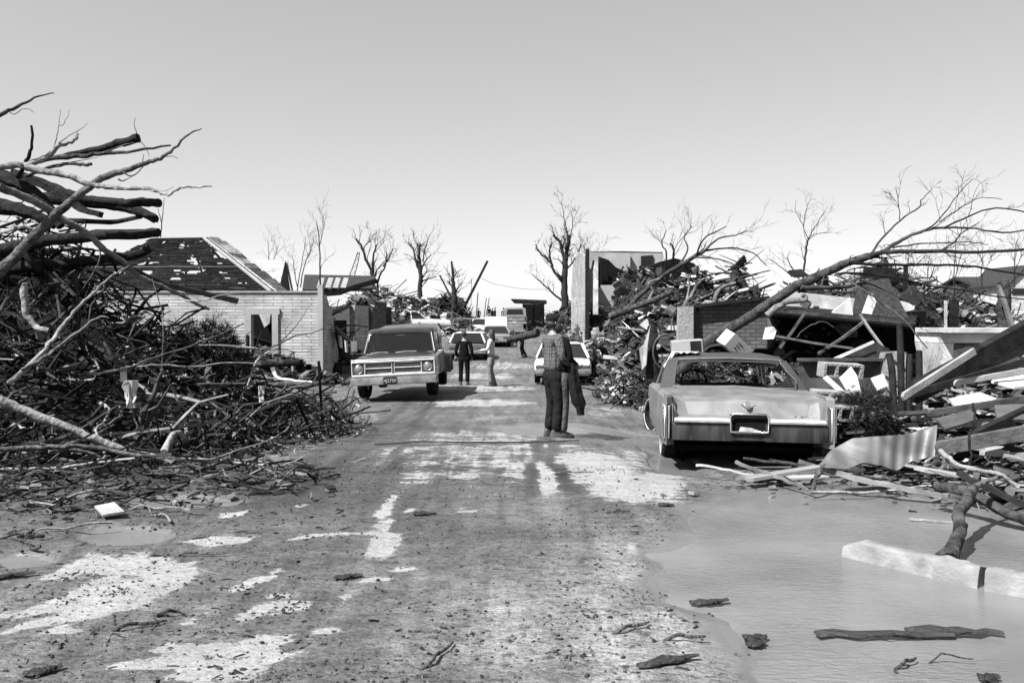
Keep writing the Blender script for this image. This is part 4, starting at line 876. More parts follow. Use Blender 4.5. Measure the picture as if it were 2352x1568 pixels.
def scatter(n, cx, cy, rx, ry, h, seed, meshes, name, labels, cat, group, ang=0, L=(.6, 2.2), flat=.35, lift=(0, .2), thick=(.8, 1.5), yaw=None, face=False, cond=None):
    rn = random.Random(seed)
    i = 0; tries = 0
    while i < n and tries < n * 30:
        tries += 1
        r = math.sqrt(rn.random()) * 1.03; t = rn.uniform(0, 6.283); u, v = rx * r * math.cos(t), ry * r * math.sin(t)
        if face and v > ry * .3: continue
        x = cx + u * math.cos(ang) - v * math.sin(ang); y = cy + u * math.sin(ang) + v * math.cos(ang)
        if cond and not cond(x, y): continue
        i += 1
        z = max(g(x, y), base_g(x, y) - .03) + mound_h(x, y, cx, cy, rx, ry, h, seed, ang) + rn.uniform(*lift)
        rot = rrot(rn, flat) if yaw is None else Matrix.Rotation(R(rn.gauss(*yaw)), 3, 'Z') @ Matrix.Rotation(rn.gauss(0, flat), 3, 'X') @ Matrix.Rotation(rn.gauss(0, flat * 1.3), 3, 'Y')
        l_ = lerp(L[0], L[1], rn.random() ** 1.6); tk = rn.uniform(*thick) * min(1, .35 + .5 * l_)
        place(name, rn.choice(meshes), (x, y, z), rot, (tk, l_, tk), labels, cat, group)
def limb(name, label, pts, Y0, Y1, w0, w1, m='bark', n=8, wob=.12, twigs=(), cat='branch', group=None, kinks=.02, cut_ends=True):
    """a log or branch through photo points with its own depth; widths in photo pixels"""
    c = pathpx(pts, Y0, Y1); L = len(c); k = 4; q = refine(c, k, kinks * .5, int(pts[0][0] + pts[-1][1])); nq = len(q)
    px = [lerp(w0, w1, i / (nq - 1)) * q[i].y / F * .5 for i in range(nq)]
    mb = MB(); mb.tube(q, px, n, wob, seed=int(pts[-1][0]))
    o = mb.build(name, M[m], smooth=50); tag(o, label, cat, group)
    for tp, tw in twigs:
        t = MB(); tc = pathpx(tp, Y0, Y1) if len(tp[0]) > 2 else [P(a, b, lerp(Y0, Y1, .5)) for a, b in tp]
        t.tube(refine(tc, 3, .006, 3), [tw * tc[0].y / F * .5, .003], 5); t.build('twig', M[m], o, smooth=80)
    return o
TG = M['twig']
# ------------------------------------------------------------------ the brush pile at the left
BX, BY, BR, BRY, BH = -7.0, 12.4, 4.3, 4.1, 1.55
mound('brush_heap', BX, BY, BR, BRY, BH, 'soil', 21)
mound('soil_bank', -9.2, 18, 5, 4, 1.3, 'soil', 25)
mound('brush_heap', -8.3, 13.6, 3.3, 2.6, 2.7, 'soil', 28)
frags('brushwood', 2300, -8.2, 13.4, 3.5, 2.8, 2.7, 'twig', 28, size=(.06, .36), flat=.6, lift=.5, kind='stick')
frags('wood_chips', 350, -8.2, 13.4, 3.3, 2.6, 2.7, 'rubble', 28, size=(.04, .22), flat=.9, lift=.15)
scatter(26, -8.0, 13.0, 3.0, 2.2, 2.7, 28, STICK, 'branch', 'dark bough wedged under the sawn logs at the left edge', 'branch', 'boughs under the sawn logs', L=(.8, 2.6), flat=.5, lift=(0, .4), thick=(1.6, 3.4), face=True)
frags('brushwood', 4200, BX, BY, BR * 1.02, BRY * 1.02, BH, 'twig', 21, size=(.05, .3), flat=.5, lift=.38, kind='stick')
frags('wood_chips', 1700, BX, BY, BR * 1.05, BRY * 1.05, BH, 'pale_rubble', 21, size=(.03, .17), flat=.9, lift=.12)  # chips coloured pale to stand in for speckled highlights on the pile
frags('twig_litter', 1300, -5.2, 8.4, 3.2, 1.5, .12, 'twig', 23, size=(.04, .16), flat=.15, lift=.08, kind='stick')
frags('bark_litter', 700, -5.0, 8.2, 3.4, 1.7, .1, 'rubble', 24, size=(.02, .12), flat=.3, lift=.05)
scatter(122, BX, BY, BR * 1.03, BRY, BH, 21, STICK + [STICK[i] for i in (1, 5, 7, 11, 1, 5, 7)], 'branch', 'bare broken branch jumbled in the brush pile left of the pickup', 'branch', 'branches jumbled in the left brush pile', L=(.7, 2.6), flat=.35, lift=(.0, .38), thick=(1.0, 2.3), face=True)
scatter(46, -5.3, 8.7, 3.2, 1.5, .1, 22, STICK, 'stick', 'loose stick washed up at the muddy foot of the brush pile', 'branch', 'sticks washed up at the foot of the brush pile', L=(.4, 1.3), flat=.1, lift=(0, .08), thick=(.8, 1.8), yaw=(80, 28))
scatter(40, -4.6, 14.6, 2.3, 3.2, .25, 26, STICK + BOARD[:1], 'stick', 'broken stick strewn between the brush pile and the brick house', 'branch', 'sticks strewn before the brick house', L=(.6, 2.0), flat=.2, lift=(0, .25), thick=(.8, 1.8))
scatter(24, BX + .5, BY - 1, BR, BRY, BH, 27, [b for i, b in enumerate(BOARD) if i % 8 in (0, 1, 3, 5, 6)], 'broken_board', 'split board end poking from the dark face of the brush pile', 'board', 'board ends in the left brush pile', L=(.3, .9), flat=.6, lift=(.0, .2), thick=(.6, 1.1), face=True)
limb('branch', 'long pointed branch entering at the top left above all the others', [(-40, 290), (0, 265), (40, 245), (80, 226), (125, 214)], 9.2, 9.6, 12, 2, 'bark', twigs=[([(20, 255), (33, 262), (50, 252), (65, 251), (78, 259)], 2)])
limb('branch', 'upright snapped stub standing above the brush pile at the far left', [(40, 410), (59, 370), (73, 339), (72, 288)], 10.5, 10.4, 10, 5, 'dark_bark')
limb('branch', 'pale forked branch rising to the right near the top left corner', [(-20, 385), (40, 380), (67, 377), (107, 359), (134, 337), (158, 328), (175, 319), (177, 306)], 10.4, 10.7, 18, 4, 'pale_bark', twigs=[([(125, 335), (131, 310), (134, 294), (137, 275), (138, 251)], 3), ([(135, 287), (145, 287), (150, 276), (158, 265), (157, 253)], 2), ([(134, 330), (160, 310), (185, 298), (203, 282)], 3)])
limb('log', 'thick dark log with a clean sawn end pointing up right, topmost of the cut logs', [(90, 372), (160, 355), (224, 344), (270, 330), (318, 317)], 11.6, 11.2, 9, 20, 'dark_bark', cat='log', n=12, twigs=[([(315, 310), (311, 295), (308, 287), (311, 271)], 2), ([(322, 325), (335, 338), (343, 360)], 2)])
limb('branch', 'straight grey pole-like branch just under the topmost sawn log', [(100, 365), (155, 360), (201, 357), (250, 351), (291, 350), (340, 341), (392, 334)], 11.0, 10.6, 13, 4, 'bark', twigs=[([(236, 352), (262, 341), (290, 332), (308, 328)], 5)])
limb('branch', 'short blunt branch under the straight pole branch at the top left', [(60, 405), (110, 385), (160, 376), (190, 378), (210, 377)], 10.8, 10.5, 8, 7, 'bark', twigs=[([(120, 380), (170, 371), (224, 362)], 4)])
limb('branch', 'big limb curving up to the right with the highest fine tip over the pile', [(-20, 640), (30, 595), (67, 554), (134, 487), (190, 440), (246, 404), (287, 393), (336, 373), (367, 364), (399, 341), (432, 308), (463, 295)], 10.0, 10.6, 26, 2, 'bark', n=10,
     twigs=[([(280, 393), (303, 404), (325, 388), (331, 379)], 5), ([(381, 360), (398, 358), (408, 366)], 2), ([(328, 372), (330, 354)], 2), ([(272, 411), (283, 415), (305, 404)], 5)])
limb('branch', 'long sagging branch reaching farthest right over the roof gap, tip turned up', [(60, 385), (110, 395), (154, 402), (201, 422), (245, 428), (291, 431), (336, 433), (365, 440), (387, 447), (414, 431), (450, 430), (486, 428)], 10.3, 10.0, 17, 3, 'pale_bark', twigs=[([(370, 440), (385, 436), (399, 429)], 2)])
limb('log', 'dark log with a sawn end, the upper one of the pair above the skeleton roof', [(40, 400), (112, 425), (160, 446), (201, 458), (250, 463), (291, 466), (330, 464), (364, 466)], 12.4, 11.7, 18, 20, 'dark_bark', cat='log', n=12)
limb('log', 'dark log with a ragged slanting end just below the upper sawn log', [(80, 455), (190, 462), (280, 473), (318, 485), (358, 503)], 12.8, 12.0, 30, 19, 'dark_bark', cat='log', n=12, wob=.2)
limb('log', 'thin dark log lying between the two sawn logs at the left', [(100, 500), (190, 509), (269, 509), (325, 498)], 12.5, 12.2, 14, 9, 'dark_bark', cat='log')
limb('log', 'heavy sawn log touching the peak of the skeleton roof in the picture', [(-40, 585), (20, 570), (90, 556), (201, 543), (291, 539), (364, 534)], 12.0, 11.4, 34, 21, 'dark_bark', cat='log', n=12, twigs=[([(369, 545), (372, 510), (375, 480), (378, 455)], 3), ([(371, 510), (366, 490), (362, 478)], 2)])
limb('log', 'thick horizontal log under the heavy sawn log at the left edge', [(-40, 616), (60, 612), (130, 607), (210, 598), (300, 588), (345, 570)], 12.6, 12.8, 30, 18, 'dark_bark', cat='log', n=12)
limb('log', 'dark plank-like timber with a shattered end crossing the upper left logs', [(30, 395), (90, 420), (140, 450), (190, 480), (232, 494)], 11.9, 11.6, 22, 18, 'dark_bark', cat='log', n=4)
limb('log', 'black log end against the sky at the left edge under the pale fork', [(-40, 400), (0, 405), (60, 430), (108, 470), (140, 520)], 12.2, 11.9, 40, 20, 'dark_bark', cat='log', n=7)
limb('log', 'low black timber at the left edge beside the sky gaps', [(-40, 470), (30, 478), (85, 496), (125, 520)], 12.1, 12.0, 44, 16, 'dark_bark', cat='log', n=7)
limb('tree_trunk', 'long pale trunk slanting down right across the pile in front of the house', [(-10, 425), (20, 438), (78, 462), (134, 498), (201, 536), (240, 575), (267, 590), (321, 633), (371, 657), (430, 686), (480, 710)], 9.6, 11.8, 20, 7, 'pale_bark', n=10, cat='trunk',
     twigs=[([(228, 570), (230, 590), (218, 620), (190, 664)], 4), ([(350, 640), (365, 690), (375, 740), (372, 850)], 3), ([(425, 690), (470, 690), (500, 680), (548, 672)], 5)])
limb('timber', 'squared dark timber with a flat sawn end in front of the brick wall', [(250, 590), (345, 640), (430, 666), (546, 692)], 11.8, 12.2, 14, 17, 'dark_board', cat='timber', n=4)
limb('branch', 'pale bough climbing right across the middle of the brush pile', [(20, 880), (87, 823), (120, 780), (153, 737), (185, 700), (222, 665), (260, 632), (297, 610)], 9.2, 9.9, 13, 3, 'pale_bark')
limb('branch', 'second pale bough below the first, ending in a short fork', [(50, 850), (99, 823), (150, 785), (210, 737), (240, 727)], 9.0, 9.6, 10, 4, 'pale_bark', twigs=[([(210, 737), (232, 726), (250, 730)], 3)])
limb('branch', 'grey stick leaning up right from the left edge to the curved stump', [(-20, 740), (10, 700), (44, 655), (60, 640)], 9.8, 10.4, 10, 7, 'bark')
limb('stump', 'curved pale stump standing inside the pile at the left edge', [(54, 650), (56, 690), (60, 722), (84, 752), (110, 760)], 10.6, 10.6, 18, 12, 'pale_bark', cat='stump', n=10)
limb('tree_trunk', 'long pale trunk at the bottom of the brush pile running to the muddy road', [(-30, 905), (0, 918), (60, 945), (130, 972), (200, 1000), (265, 1024), (330, 1045), (400, 1054), (480, 1057), (580, 1066), (700, 1076), (770, 1073), (840, 1052)], 8.6, 9.6, 25, 3, 'pale_bark', n=10, cat='trunk',
     twigs=[([(640, 1070), (690, 1052), (740, 1020), (770, 1010)], 3), ([(480, 1056), (540, 1035), (620, 1010), (660, 985)], 4)])
limb('branch', 'thick horizontal branch meeting the long pale trunk from the left edge', [(-30, 1032), (60, 1029), (130, 1026), (200, 1025), (330, 1048)], 8.5, 8.9, 13, 10, 'bark')
limb('branch', 'lower horizontal branch near the mud at the left edge', [(-20, 1078), (70, 1076), (150, 1073), (230, 1062), (310, 1052)], 8.4, 8.8, 9, 6, 'pale_bark')
limb('branch', 'dark bent branch arching over the middle of the brush pile', [(180, 862), (280, 850), (340, 826), (420, 800), (500, 770), (560, 742)], 9.6, 10.4, 7, 3, 'bark')
limb('branch', 'slender branch rising from the pile end toward the brick house corner', [(420, 1010), (500, 985), (580, 950), (620, 925), (660, 880)], 10.5, 12, 7, 3, 'bark')
limb('branch', 'thin branch in front of the bush, lying nearly level', [(290, 842), (370, 838), (450, 842), (520, 832), (600, 836)], 10.2, 10.6, 5, 3, 'pale_bark')
limb('branch', 'bare forked sapling top spread in front of the house window', [(560, 838), (600, 810), (640, 790), (680, 770), (712, 765), (760, 750)], 14.5, 14.8, 5, 2, 'bark', twigs=[([(640, 788), (665, 765), (690, 735), (712, 700)], 3), ([(660, 780), (655, 760), (672, 735)], 2), ([(700, 766), (715, 780)], 2), ([(600, 810), (640, 800), (690, 810), (730, 800)], 3), ([(580, 825), (590, 790), (600, 760)], 2)])
limb('post', 'thin upright post standing in front of the brick house window', [(569, 770), (570, 850), (573, 935)], 14.2, 14.2, 8, 9, 'dark_board', cat='post', kinks=0, wob=.05)
limb('log', 'short dark drum-like log lying on boards at the foot of the brick corner', [(600, 836), (655, 834), (688, 832)], 22, 22, 16, 15, 'dark_bark', cat='log', n=10)
limb('log', 'pale log lying left of the pickup bumper', [(640, 884), (700, 886), (740, 878), (765, 868)], 18.5, 18.2, 15, 8, 'bark', cat='log')
limb('pipe', 'white bent pipe lying in front of the brick house', [(630, 855), (640, 868), (680, 874), (740, 880)], 18.8, 18.6, 10, 4, 'white', cat='pipe', wob=0)
# uprooted evergreen lying in the pile
def evergreen(name, label, cx, cy, cz, rx, ry, rz, n, seed, cat='bush', L=.2, wd=.004):
    rn = random.Random(seed); root = thing(name, label, cat, (cx, cy, g(cx, cy)))
    mb, st = MB(), MB(); b = Vector((0, 0, 0))
    for _ in range(26):
        d = Vector((rn.gauss(0, 1), rn.gauss(0, 1), rn.gauss(.4, .8))).normalized(); e = Vector((d.x * rx, d.y * ry, cz - g(cx, cy) + d.z * rz)) * .95
        st.tube([b, e * .5 + Vector((0, 0, .08)), e], [.03, .016, .006], 4, cap=False)
    for _ in range(n):
        d = Vector((rn.gauss(0, 1), rn.gauss(0, 1), rn.gauss(0, 1))).normalized() * rn.uniform(.45, 1.08) ** .6 * (1 + .25 * mnoise.noise((rn.uniform(0, 9), 0, 0)))
        lump = 1 + .3 * fbm(d.x * 2.5, d.y * 2.5 + d.z * 2, seed, 2)
        c = Vector((d.x * rx * lump, d.y * ry * lump, cz - g(cx, cy) + d.z * rz * lump))
        if c.z < .02: continue
        dr = (d + Vector((rn.gauss(0, .5), rn.gauss(0, .5), rn.gauss(-.5, .5)))).normalized()
        for _k in range(4):
            q = (dr + Vector((rn.gauss(0, .35), rn.gauss(0, .35), rn.gauss(0, .35)))).normalized() * L * rn.uniform(.5, 1.1); s = q.orthogonal().normalized() * wd
            mb.add([c - s, c + s, c + q], [(0, 1, 2)])
    o = mb.build('foliage', M['needle'], root); st.build('stem', M['dark_bark'], root, smooth=80); return root
evergreen('evergreen_bush', 'uprooted dark evergreen lying on the brush pile before the brick house', xat(470, 13.2), 13.2, .95, .68, .7, .62, 3400, 5, L=.22)
evergreen('evergreen_bush', 'small dark evergreen in the debris right of the grey sedan', xat(1990, 10.3), 10.3, .42, .36, .4, .36, 1700, 6, L=.14)
# clumps of roots and torn paper on the pile
for px, py, Y, w_, h_, lab in ((300, 905, 9.6, .12, .32, 'white torn sheet hanging in the middle of the brush pile'), (600, 905, 10, .06, .2, 'pale upright scrap standing right of the torn white sheet'), (250, 1183, 6.9, .3, .12, 'pale flat board lying in the small puddle left of the road')):
    q = P(px, py, Y); mb = MB(); rn = random.Random(px)
    flat = 'board' in lab
    gz = g(q.x, q.y)
    if flat: mb.slab([(q.x - .17, Y + .1, gz + .07), (q.x + .02, Y - .14, gz + .05), (q.x + .16, Y - .06, gz + .06), (q.x - .05, Y + .2, gz + .08)], .02)
    else: mb.loft([[(q.x + w_ * (i / 5 - .5) + rn.uniform(-.035, .035), Y + .03 * math.sin(i * 2 + j) + dy, q.z + h_ * (j / 5 - .5)) for i in range(6)] + [(q.x + w_ * (i / 5 - .5), Y + .012 + .03 * math.sin(i * 2 + j), q.z + h_ * (j / 5 - .5)) for i in range(5, -1, -1)] for j, dy in enumerate((0, 0, .01, 0, -.01, 0))])
    tag(mb.build('board' if flat else 'paper_sheet', M['plaster' if flat else 'dirty_white'], smooth=40), lab, 'board' if flat else 'paper')

# ------------------------------------------------------------------ the brick house at the left
def wall_with_hole(x0, x1, z0, z1, y, th, holes):
    mb = MB(); xs_ = sorted({x0, x1, *[h[0] for h in holes], *[h[1] for h in holes]}); zs_ = sorted({z0, z1, *[h[2] for h in holes], *[h[3] for h in holes]})
    idx = {}
    def vid(i, j, k):
        key = (i, j, k)
        if key not in idx: idx[key] = len(mb.v); mb.v.append((xs_[i], y + k * th, zs_[j]))
        return idx[key]
    nx_, nz_ = len(xs_) - 1, len(zs_) - 1
    def solid(i, j):
        if not (0 <= i < nx_ and 0 <= j < nz_): return False
        a, b = (xs_[i] + xs_[i + 1]) / 2, (zs_[j] + zs_[j + 1]) / 2
        return not any(h[0] < a < h[1] and h[2] < b < h[3] for h in holes)
    for i in range(nx_):
        for j in range(nz_):
            if not solid(i, j): continue
            mb.f.append((vid(i, j, 0), vid(i + 1, j, 0), vid(i + 1, j + 1, 0), vid(i, j + 1, 0))); mb.f.append((vid(i, j, 1), vid(i, j + 1, 1), vid(i + 1, j + 1, 1), vid(i + 1, j, 1)))
            for di, dj, a, b in ((-1, 0, (i, j), (i, j + 1)), (1, 0, (i + 1, j + 1), (i + 1, j)), (0, -1, (i + 1, j), (i, j)), (0, 1, (i, j + 1), (i + 1, j + 1))):
                if not solid(i + di, j + dj): mb.f.append((vid(*a, 0), vid(*b, 0), vid(*b, 1), vid(*a, 1)))
    return mb
HY = 27.0; hx0, hx1 = xat(40, HY), xat(736, HY); zt = P(700, 672, HY).z; zb = -.1
Hs = thing('brick_house', 'pale brick house with its roof torn open and one wall caved in', 'house', (0, 0, 0))
wx0, wx1, wz0, wz1 = xat(578, HY), xat(626, HY), P(0, 822, HY).z, P(0, 722, HY).z
wall_with_hole(hx0, hx1, zb - .3, zt, HY, .22, [(wx0, wx1, wz0, wz1)]).build('wall', M['brick'], Hs)
MB().box(((hx0 + hx1) / 2, HY + .1, zt + .03), (hx1 - hx0 + .1, .3, .06)).build('wall_cap', M['concrete'], Hs)
MB().box((hx1 + .02, HY - .01, (zt + zb) / 2), (.16, .2, zt - zb + .5)).build('corner_trim', M['plaster'], Hs)
wf = MB()
for c, d in ((((wx0 + wx1) / 2, HY - .02, wz1 + .1), (wx1 - wx0 + .5, .1, .2)), (((wx0 - .1), HY - .02, (wz0 + wz1) / 2), (.2, .1, wz1 - wz0)), (((wx1 + .1), HY - .02, (wz0 + wz1) / 2), (.2, .1, wz1 - wz0)), (((wx0 + wx1) / 2, HY - .05, wz0 - .06), (wx1 - wx0 + .5, .18, .12))): wf.box(c, d)
wf.build('window_frame', M['plaster'], Hs)
# the right-hand wall: a broken stretch, a gap, and a standing end with a doorway
sx = hx1 - .02
sw = MB()
prof_s = [(HY + .22, zt - .02), (28.0, zt - .05), (28.6, zt - .55), (29.1, zt - .9), (29.3, 1.1), (29.9, .5)]
sw.loft([[(sx, y, zb - .3), (sx, y, z), (sx - .22, y, z), (sx - .22, y, zb - .3)] for y, z in prof_s]); sw.build('side_wall', M['brick'], Hs)
MB().box((sx - .1, 34.6, .8), (.22, 3.2, 2.9)).build('side_wall', M['brick'], Hs)
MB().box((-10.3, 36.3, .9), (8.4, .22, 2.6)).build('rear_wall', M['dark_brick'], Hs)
MB().slab([(sx - .15, 29.6, 2.0), (sx - .15, 33.2, 2.3), (sx - 2.5, 33.4, 1.2), (sx - 2.5, 29.6, 1.5)], .1).build('fallen_ceiling', M['grey_panel'], Hs)
MB().slab([(sx + .15, 28.4, 1.45), (sx + .1, 31.4, .9), (sx + .2, 31.4, .65), (sx + .25, 28.4, 1.2)], .08).build('hanging_beam', M['board'], Hs)
for y, z in ((28.9, 1.0), (29.9, .8), (30.8, .65)): MB().slab([(sx + .2, y, z + .25), (sx + .2, y + .35, z + .2), (sx + .25, y + .3, z - .35), (sx + .25, y - .05, z - .3)], .05).build('loose_shutter', M['dirty_white'], Hs)
MB().box((sx - .7, 31.2, .55), (.8, 3.4, 2.2)).build('black_backing', M['black'], Hs)
mound('debris_heap', -7.6, 25.3, 3.0, 1.3, .55, 'rub_soil', 71, nn=24); frags('rubble', 700, -7.6, 25.3, 3.0, 1.3, .55, 'rubble', 71, size=(.05, .4), flat=.5, lift=.15)
mound('debris_heap', -7.6, 31.3, 2.0, 2.6, 1.5, 'rub_soil', 72, nn=24); frags('rubble', 700, -7.6, 31.3, 2.2, 2.6, 1.5, 'rubble', 72, size=(.08, .6), flat=.7, lift=.3); frags('brushwood', 300, -7.4, 31.3, 2.2, 2.6, 1.6, 'twig', 72, size=(.1, .4), flat=.7, lift=.6, kind='stick')
# torn roof: sheathing strips with gaps over rafters, fascia along the right slope
RY = 33.0; ra = P(345, 549, RY); rb = P(476, 547, RY); rc_ = P(628, 668, RY - 1.5); rd = P(120, 668, RY - 1.5)
rn = random.Random(3); nst = 54
rfm = MB()
for i in range(nst):
    t0, t1 = i / nst, (i + .8) / nst
    l0, r0 = ra.lerp(rd, t0), rb.lerp(rc_, t0); l1, r1 = ra.lerp(rd, t1), rb.lerp(rc_, t1)
    x = 0.0
    while x < 1:
        hole = fbm(x * 5, t0 * 4, 4, 3) > .34 - .22 * t0 or rn.random() < .035
        w_ = rn.uniform(.015, .05) if hole else rn.uniform(.05, .14)
        if not hole or i < 3:
            e = min(1, x + w_); dz = rn.uniform(-.02, .02)
            rfm.slab([l0.lerp(r0, x) + Vector((0, dz, 0)), l0.lerp(r0, e) + Vector((0, dz, 0)), l1.lerp(r1, e), l1.lerp(r1, x)], .03)
        x += w_
M['sheathing'] = mat('sheathing', .012, .03, .95, 6, island=.4)
MB().box(((wx0 + wx1) / 2, HY + 1.6, .9), (3.2, .1, 2.6)).build('black_backing', M['black'], Hs)  # black sheet added behind the window, its colour standing in for indoor shade
MB().slab([P(596, 722, HY + 1.4), P(622, 722, HY + 1.4), P(620, 742, HY + 1.4), P(608, 752, HY + 1.4)], .05).build('torn_curtain', M['dirty_white'], Hs)
MB().slab([P(580, 772, HY + 1.2), P(622, 786, HY + 1.2), P(622, 822, HY + 1.2), P(580, 822, HY + 1.2)], .2).build('rubble_heap', M['rub_soil'], Hs)
rfo = rfm.build('roof', M['sheathing'], Hs)
rft = MB()
for k in range(11):
    t = k / 10; rft.tube([ra.lerp(rb, t) + Vector((0, .12, -.05)), rd.lerp(rc_, t) + Vector((0, .12, -.05))], .05, 4)
rft.tube([ra + Vector((0, .1, 0)), rb + Vector((0, .1, 0))], .06, 4); rft.tube([rd + Vector((0, .1, 0)), rc_ + Vector((0, .1, 0))], .07, 4); rft.build('rafters', M['dark_board'], rfo)
u = (rc_ - rb); off = Vector((.28, 1.2, .1))
MB().slab([rb + Vector((-.06, -.1, .05)), rc_ + Vector((-.06, -.1, .05)), rc_ + Vector((.0, -.1, -.05)), rb + Vector((.0, -.1, -.04))], .12).build('fascia', M['plaster'], Hs)
sl = MB(); a0, b0 = rb + Vector((.08, 0, .06)), rc_ + Vector((.2, 0, .02))
for i in range(14):
    t0, t1 = i / 14, (i + 1) / 14; j = rn.uniform(.0, .35)
    sl.slab([a0.lerp(b0, t0), a0.lerp(b0, t1 + .02), a0.lerp(b0, t1 + .02) + Vector((.16 + j * .5, .6, -.02)), a0.lerp(b0, t0) + Vector((.12 + j * .5, .6, .03))], .05)
M['old_shingle'] = mat('old_shingle', .12, .3, .9, 5, island=.7, bump=.6, bscale=20)
sl.build('roof_slope', M['old_shingle'], Hs)
# the white-roofed house behind it
W = thing('house', 'house with a pale patched shingle roof just behind the torn-open brick house', 'house')
wy = 44.0; a, b, c, d = P(540, 601, wy + 3), P(656, 602, wy + 3), P(640, 672, wy), P(520, 672, wy)
MB().slab([a, b, c, d], .12).build('roof', M['shingle_roof'], W)
MB().slab([P(593, 604, wy + 2.85), P(655, 603, wy + 2.9), P(650, 615, wy + 2.35), P(594, 615, wy + 2.35)], .03).build('bare_patch', M['dark_board'], W)
p0 = P(606, 640, wy + 1.3); MB().slab([p0 + Vector((-.4, -.05, 0)), p0 + Vector((0, .3, .33)), p0 + Vector((.42, -.02, 0)), p0 + Vector((0, -.35, -.33))], .03).build('bare_patch', M['board'], W)
pk, fr_ = P(657, 602, wy + 3), P(640, 673, wy); bk = P(668, 673, wy + 6)
MB().loft([[tuple(p + Vector((dx, 0, 0))) for p in (pk, fr_, Vector((fr_.x, fr_.y, -.3)), Vector((bk.x, bk.y, -.3)), bk)] for dx in (0, -.15)]).build('gable_wall', M['grey_panel'], W)
MB().box(((d.x + c.x) / 2, wy + .12, 1.5), (c.x - d.x, .2, 3.2)).build('wall', M['siding'], W)
rk_ = MB(); rk_.slab([pk + Vector((.02, -.05, .06)), bk + Vector((.1, 0, 0)), bk + Vector((.1, 0, -.2)), pk + Vector((.02, -.05, -.2))], .08); rk_.build('bargeboard', M['dirty_white'], W)
# low ruined roof with hanging panels
V = thing('house', 'low wrecked house with a dark sagging roof and hanging pale panels', 'house')
vy = 52.0
MB().slab([P(700, 637, vy + 2), P(862, 640, vy + 2), P(856, 668, vy), P(695, 672, vy)], .2).build('roof', M['shingle'], V)
for x in (735, 755, 772, 790): MB().slab([P(x, 638, vy - .1), P(x + 11, 639, vy - .1), P(x + 4, 662, vy - .4), P(x - 8, 661, vy - .4)], .05).build('roof_panel', M['plaster'], V)
MB().box((xat(790, vy), vy + 1.5, .9), (5.2, 2.5, 3.2)).build('wall', M['dark_board'], V)
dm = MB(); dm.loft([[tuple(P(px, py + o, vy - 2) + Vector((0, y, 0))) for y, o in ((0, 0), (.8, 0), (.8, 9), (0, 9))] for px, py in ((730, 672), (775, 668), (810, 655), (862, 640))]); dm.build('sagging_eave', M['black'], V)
# ------------------------------------------------------------------ the right-hand side of the street
def poly_slab(name, label, pts, th, m, cat, bevel=0, group=None, smooth=None):
    """a panel through photo points (px, py, depth), given real thickness"""
    q = [P(*p) for p in pts]; c = sum(q, Vector()) / len(q); n = Vector()
    for a, b in zip(q, q[1:] + q[:1]): n += (a - c).cross(b - c)
    n.normalize(); n = -n if n.y > 0 else n
    mb = MB(); k = len(q); vs = q + [p - n * th for p in q]
    mb.add(vs, [tuple(range(k)), tuple(range(2 * k - 1, k - 1, -1))] + [(i, k + i, k + (i + 1) % k, (i + 1) % k) for i in range(k)])
    o = mb.build(name, M[m], bevel=bevel, smooth=smooth); return tag(o, label, cat, group)
# heaps behind the sedan
HA = (6.6, 28.5, 4.7, 4.2, 3.15, 31); HB = (11.6, 27.5, 6.2, 4.2, 2.9, 32); HC = (5.6, 50, 3.6, 9, 2.1, 33); HD = (4.3, 20.5, 2.1, 3.0, .55, 34); HF = (5.3, 33, 2.9, 3.2, 3.5, 36); HE = (9.2, 18.8, 5, 3.0, .75, 35)
for h, m in ((HF, 'rub_soil'), (HA, 'rub_soil'), (HB, 'rub_soil'), (HC, 'rub_soil'), (HD, 'rub_soil'), (HE, 'soil')): mound('debris_heap', *h[:5], m, h[5])
for h, n1, n2, pal in ((HF, 1100, 900, 'rubble'), (HA, 1900, 1900, 'rubble'), (HB, 1700, 2200, 'rubble'), (HC, 1500, 300, 'pale_rubble'), (HD, 900, 500, 'pale_rubble'), (HE, 700, 400, 'rubble')):
    frags('rubble', n1, *h[:5], pal, h[5], size=(.05, .5) if h is not HD else (.04, .3), flat=.6, lift=.15)
    frags('brushwood', n2, *h[:5], 'twig', h[5], size=(.08, .36), flat=.4, lift=.3, kind='stick')
scatter(42, *HA[:5], 31, BOARD, 'broken_board', 'broken board in the tall heap behind the man in plaid', 'board', 'boards in the tall debris heap', L=(.7, 2.4), flat=.45, lift=(0, .3), thick=(1, 1.8), face=True)
scatter(50, *HA[:5], 31, STICK, 'branch', 'broken bough tangled in the tall heap beyond the white two-door car', 'branch', 'boughs in the tall debris heap', L=(1, 3.2), flat=.4, lift=(.05, .4), thick=(1.6, 3.4), face=True)
scatter(55, *HB[:5], 32, STICK, 'branch', 'long bough lying over the heap behind the collapsed garage', 'branch', 'boughs behind the collapsed garage', L=(1.2, 3.6), flat=.2, lift=(.05, .4), thick=(1.4, 3), face=True, yaw=(78, 25))
scatter(20, *HC[:5], 33, BOARD, 'broken_board', 'pale board end in the rubble along the far right side of the street', 'board', 'boards in the far street-side rubble', L=(.8, 2.4), flat=.4, lift=(0, .3), thick=(1.4, 2.4))
scatter(34, *HD[:5], 34, BOARD, 'broken_board', 'small splintered board strewn beside the white two-door car', 'board', 'boards beside the white two-door car', L=(.4, 1.4), flat=.25, lift=(0, .15), thick=(.8, 1.3))
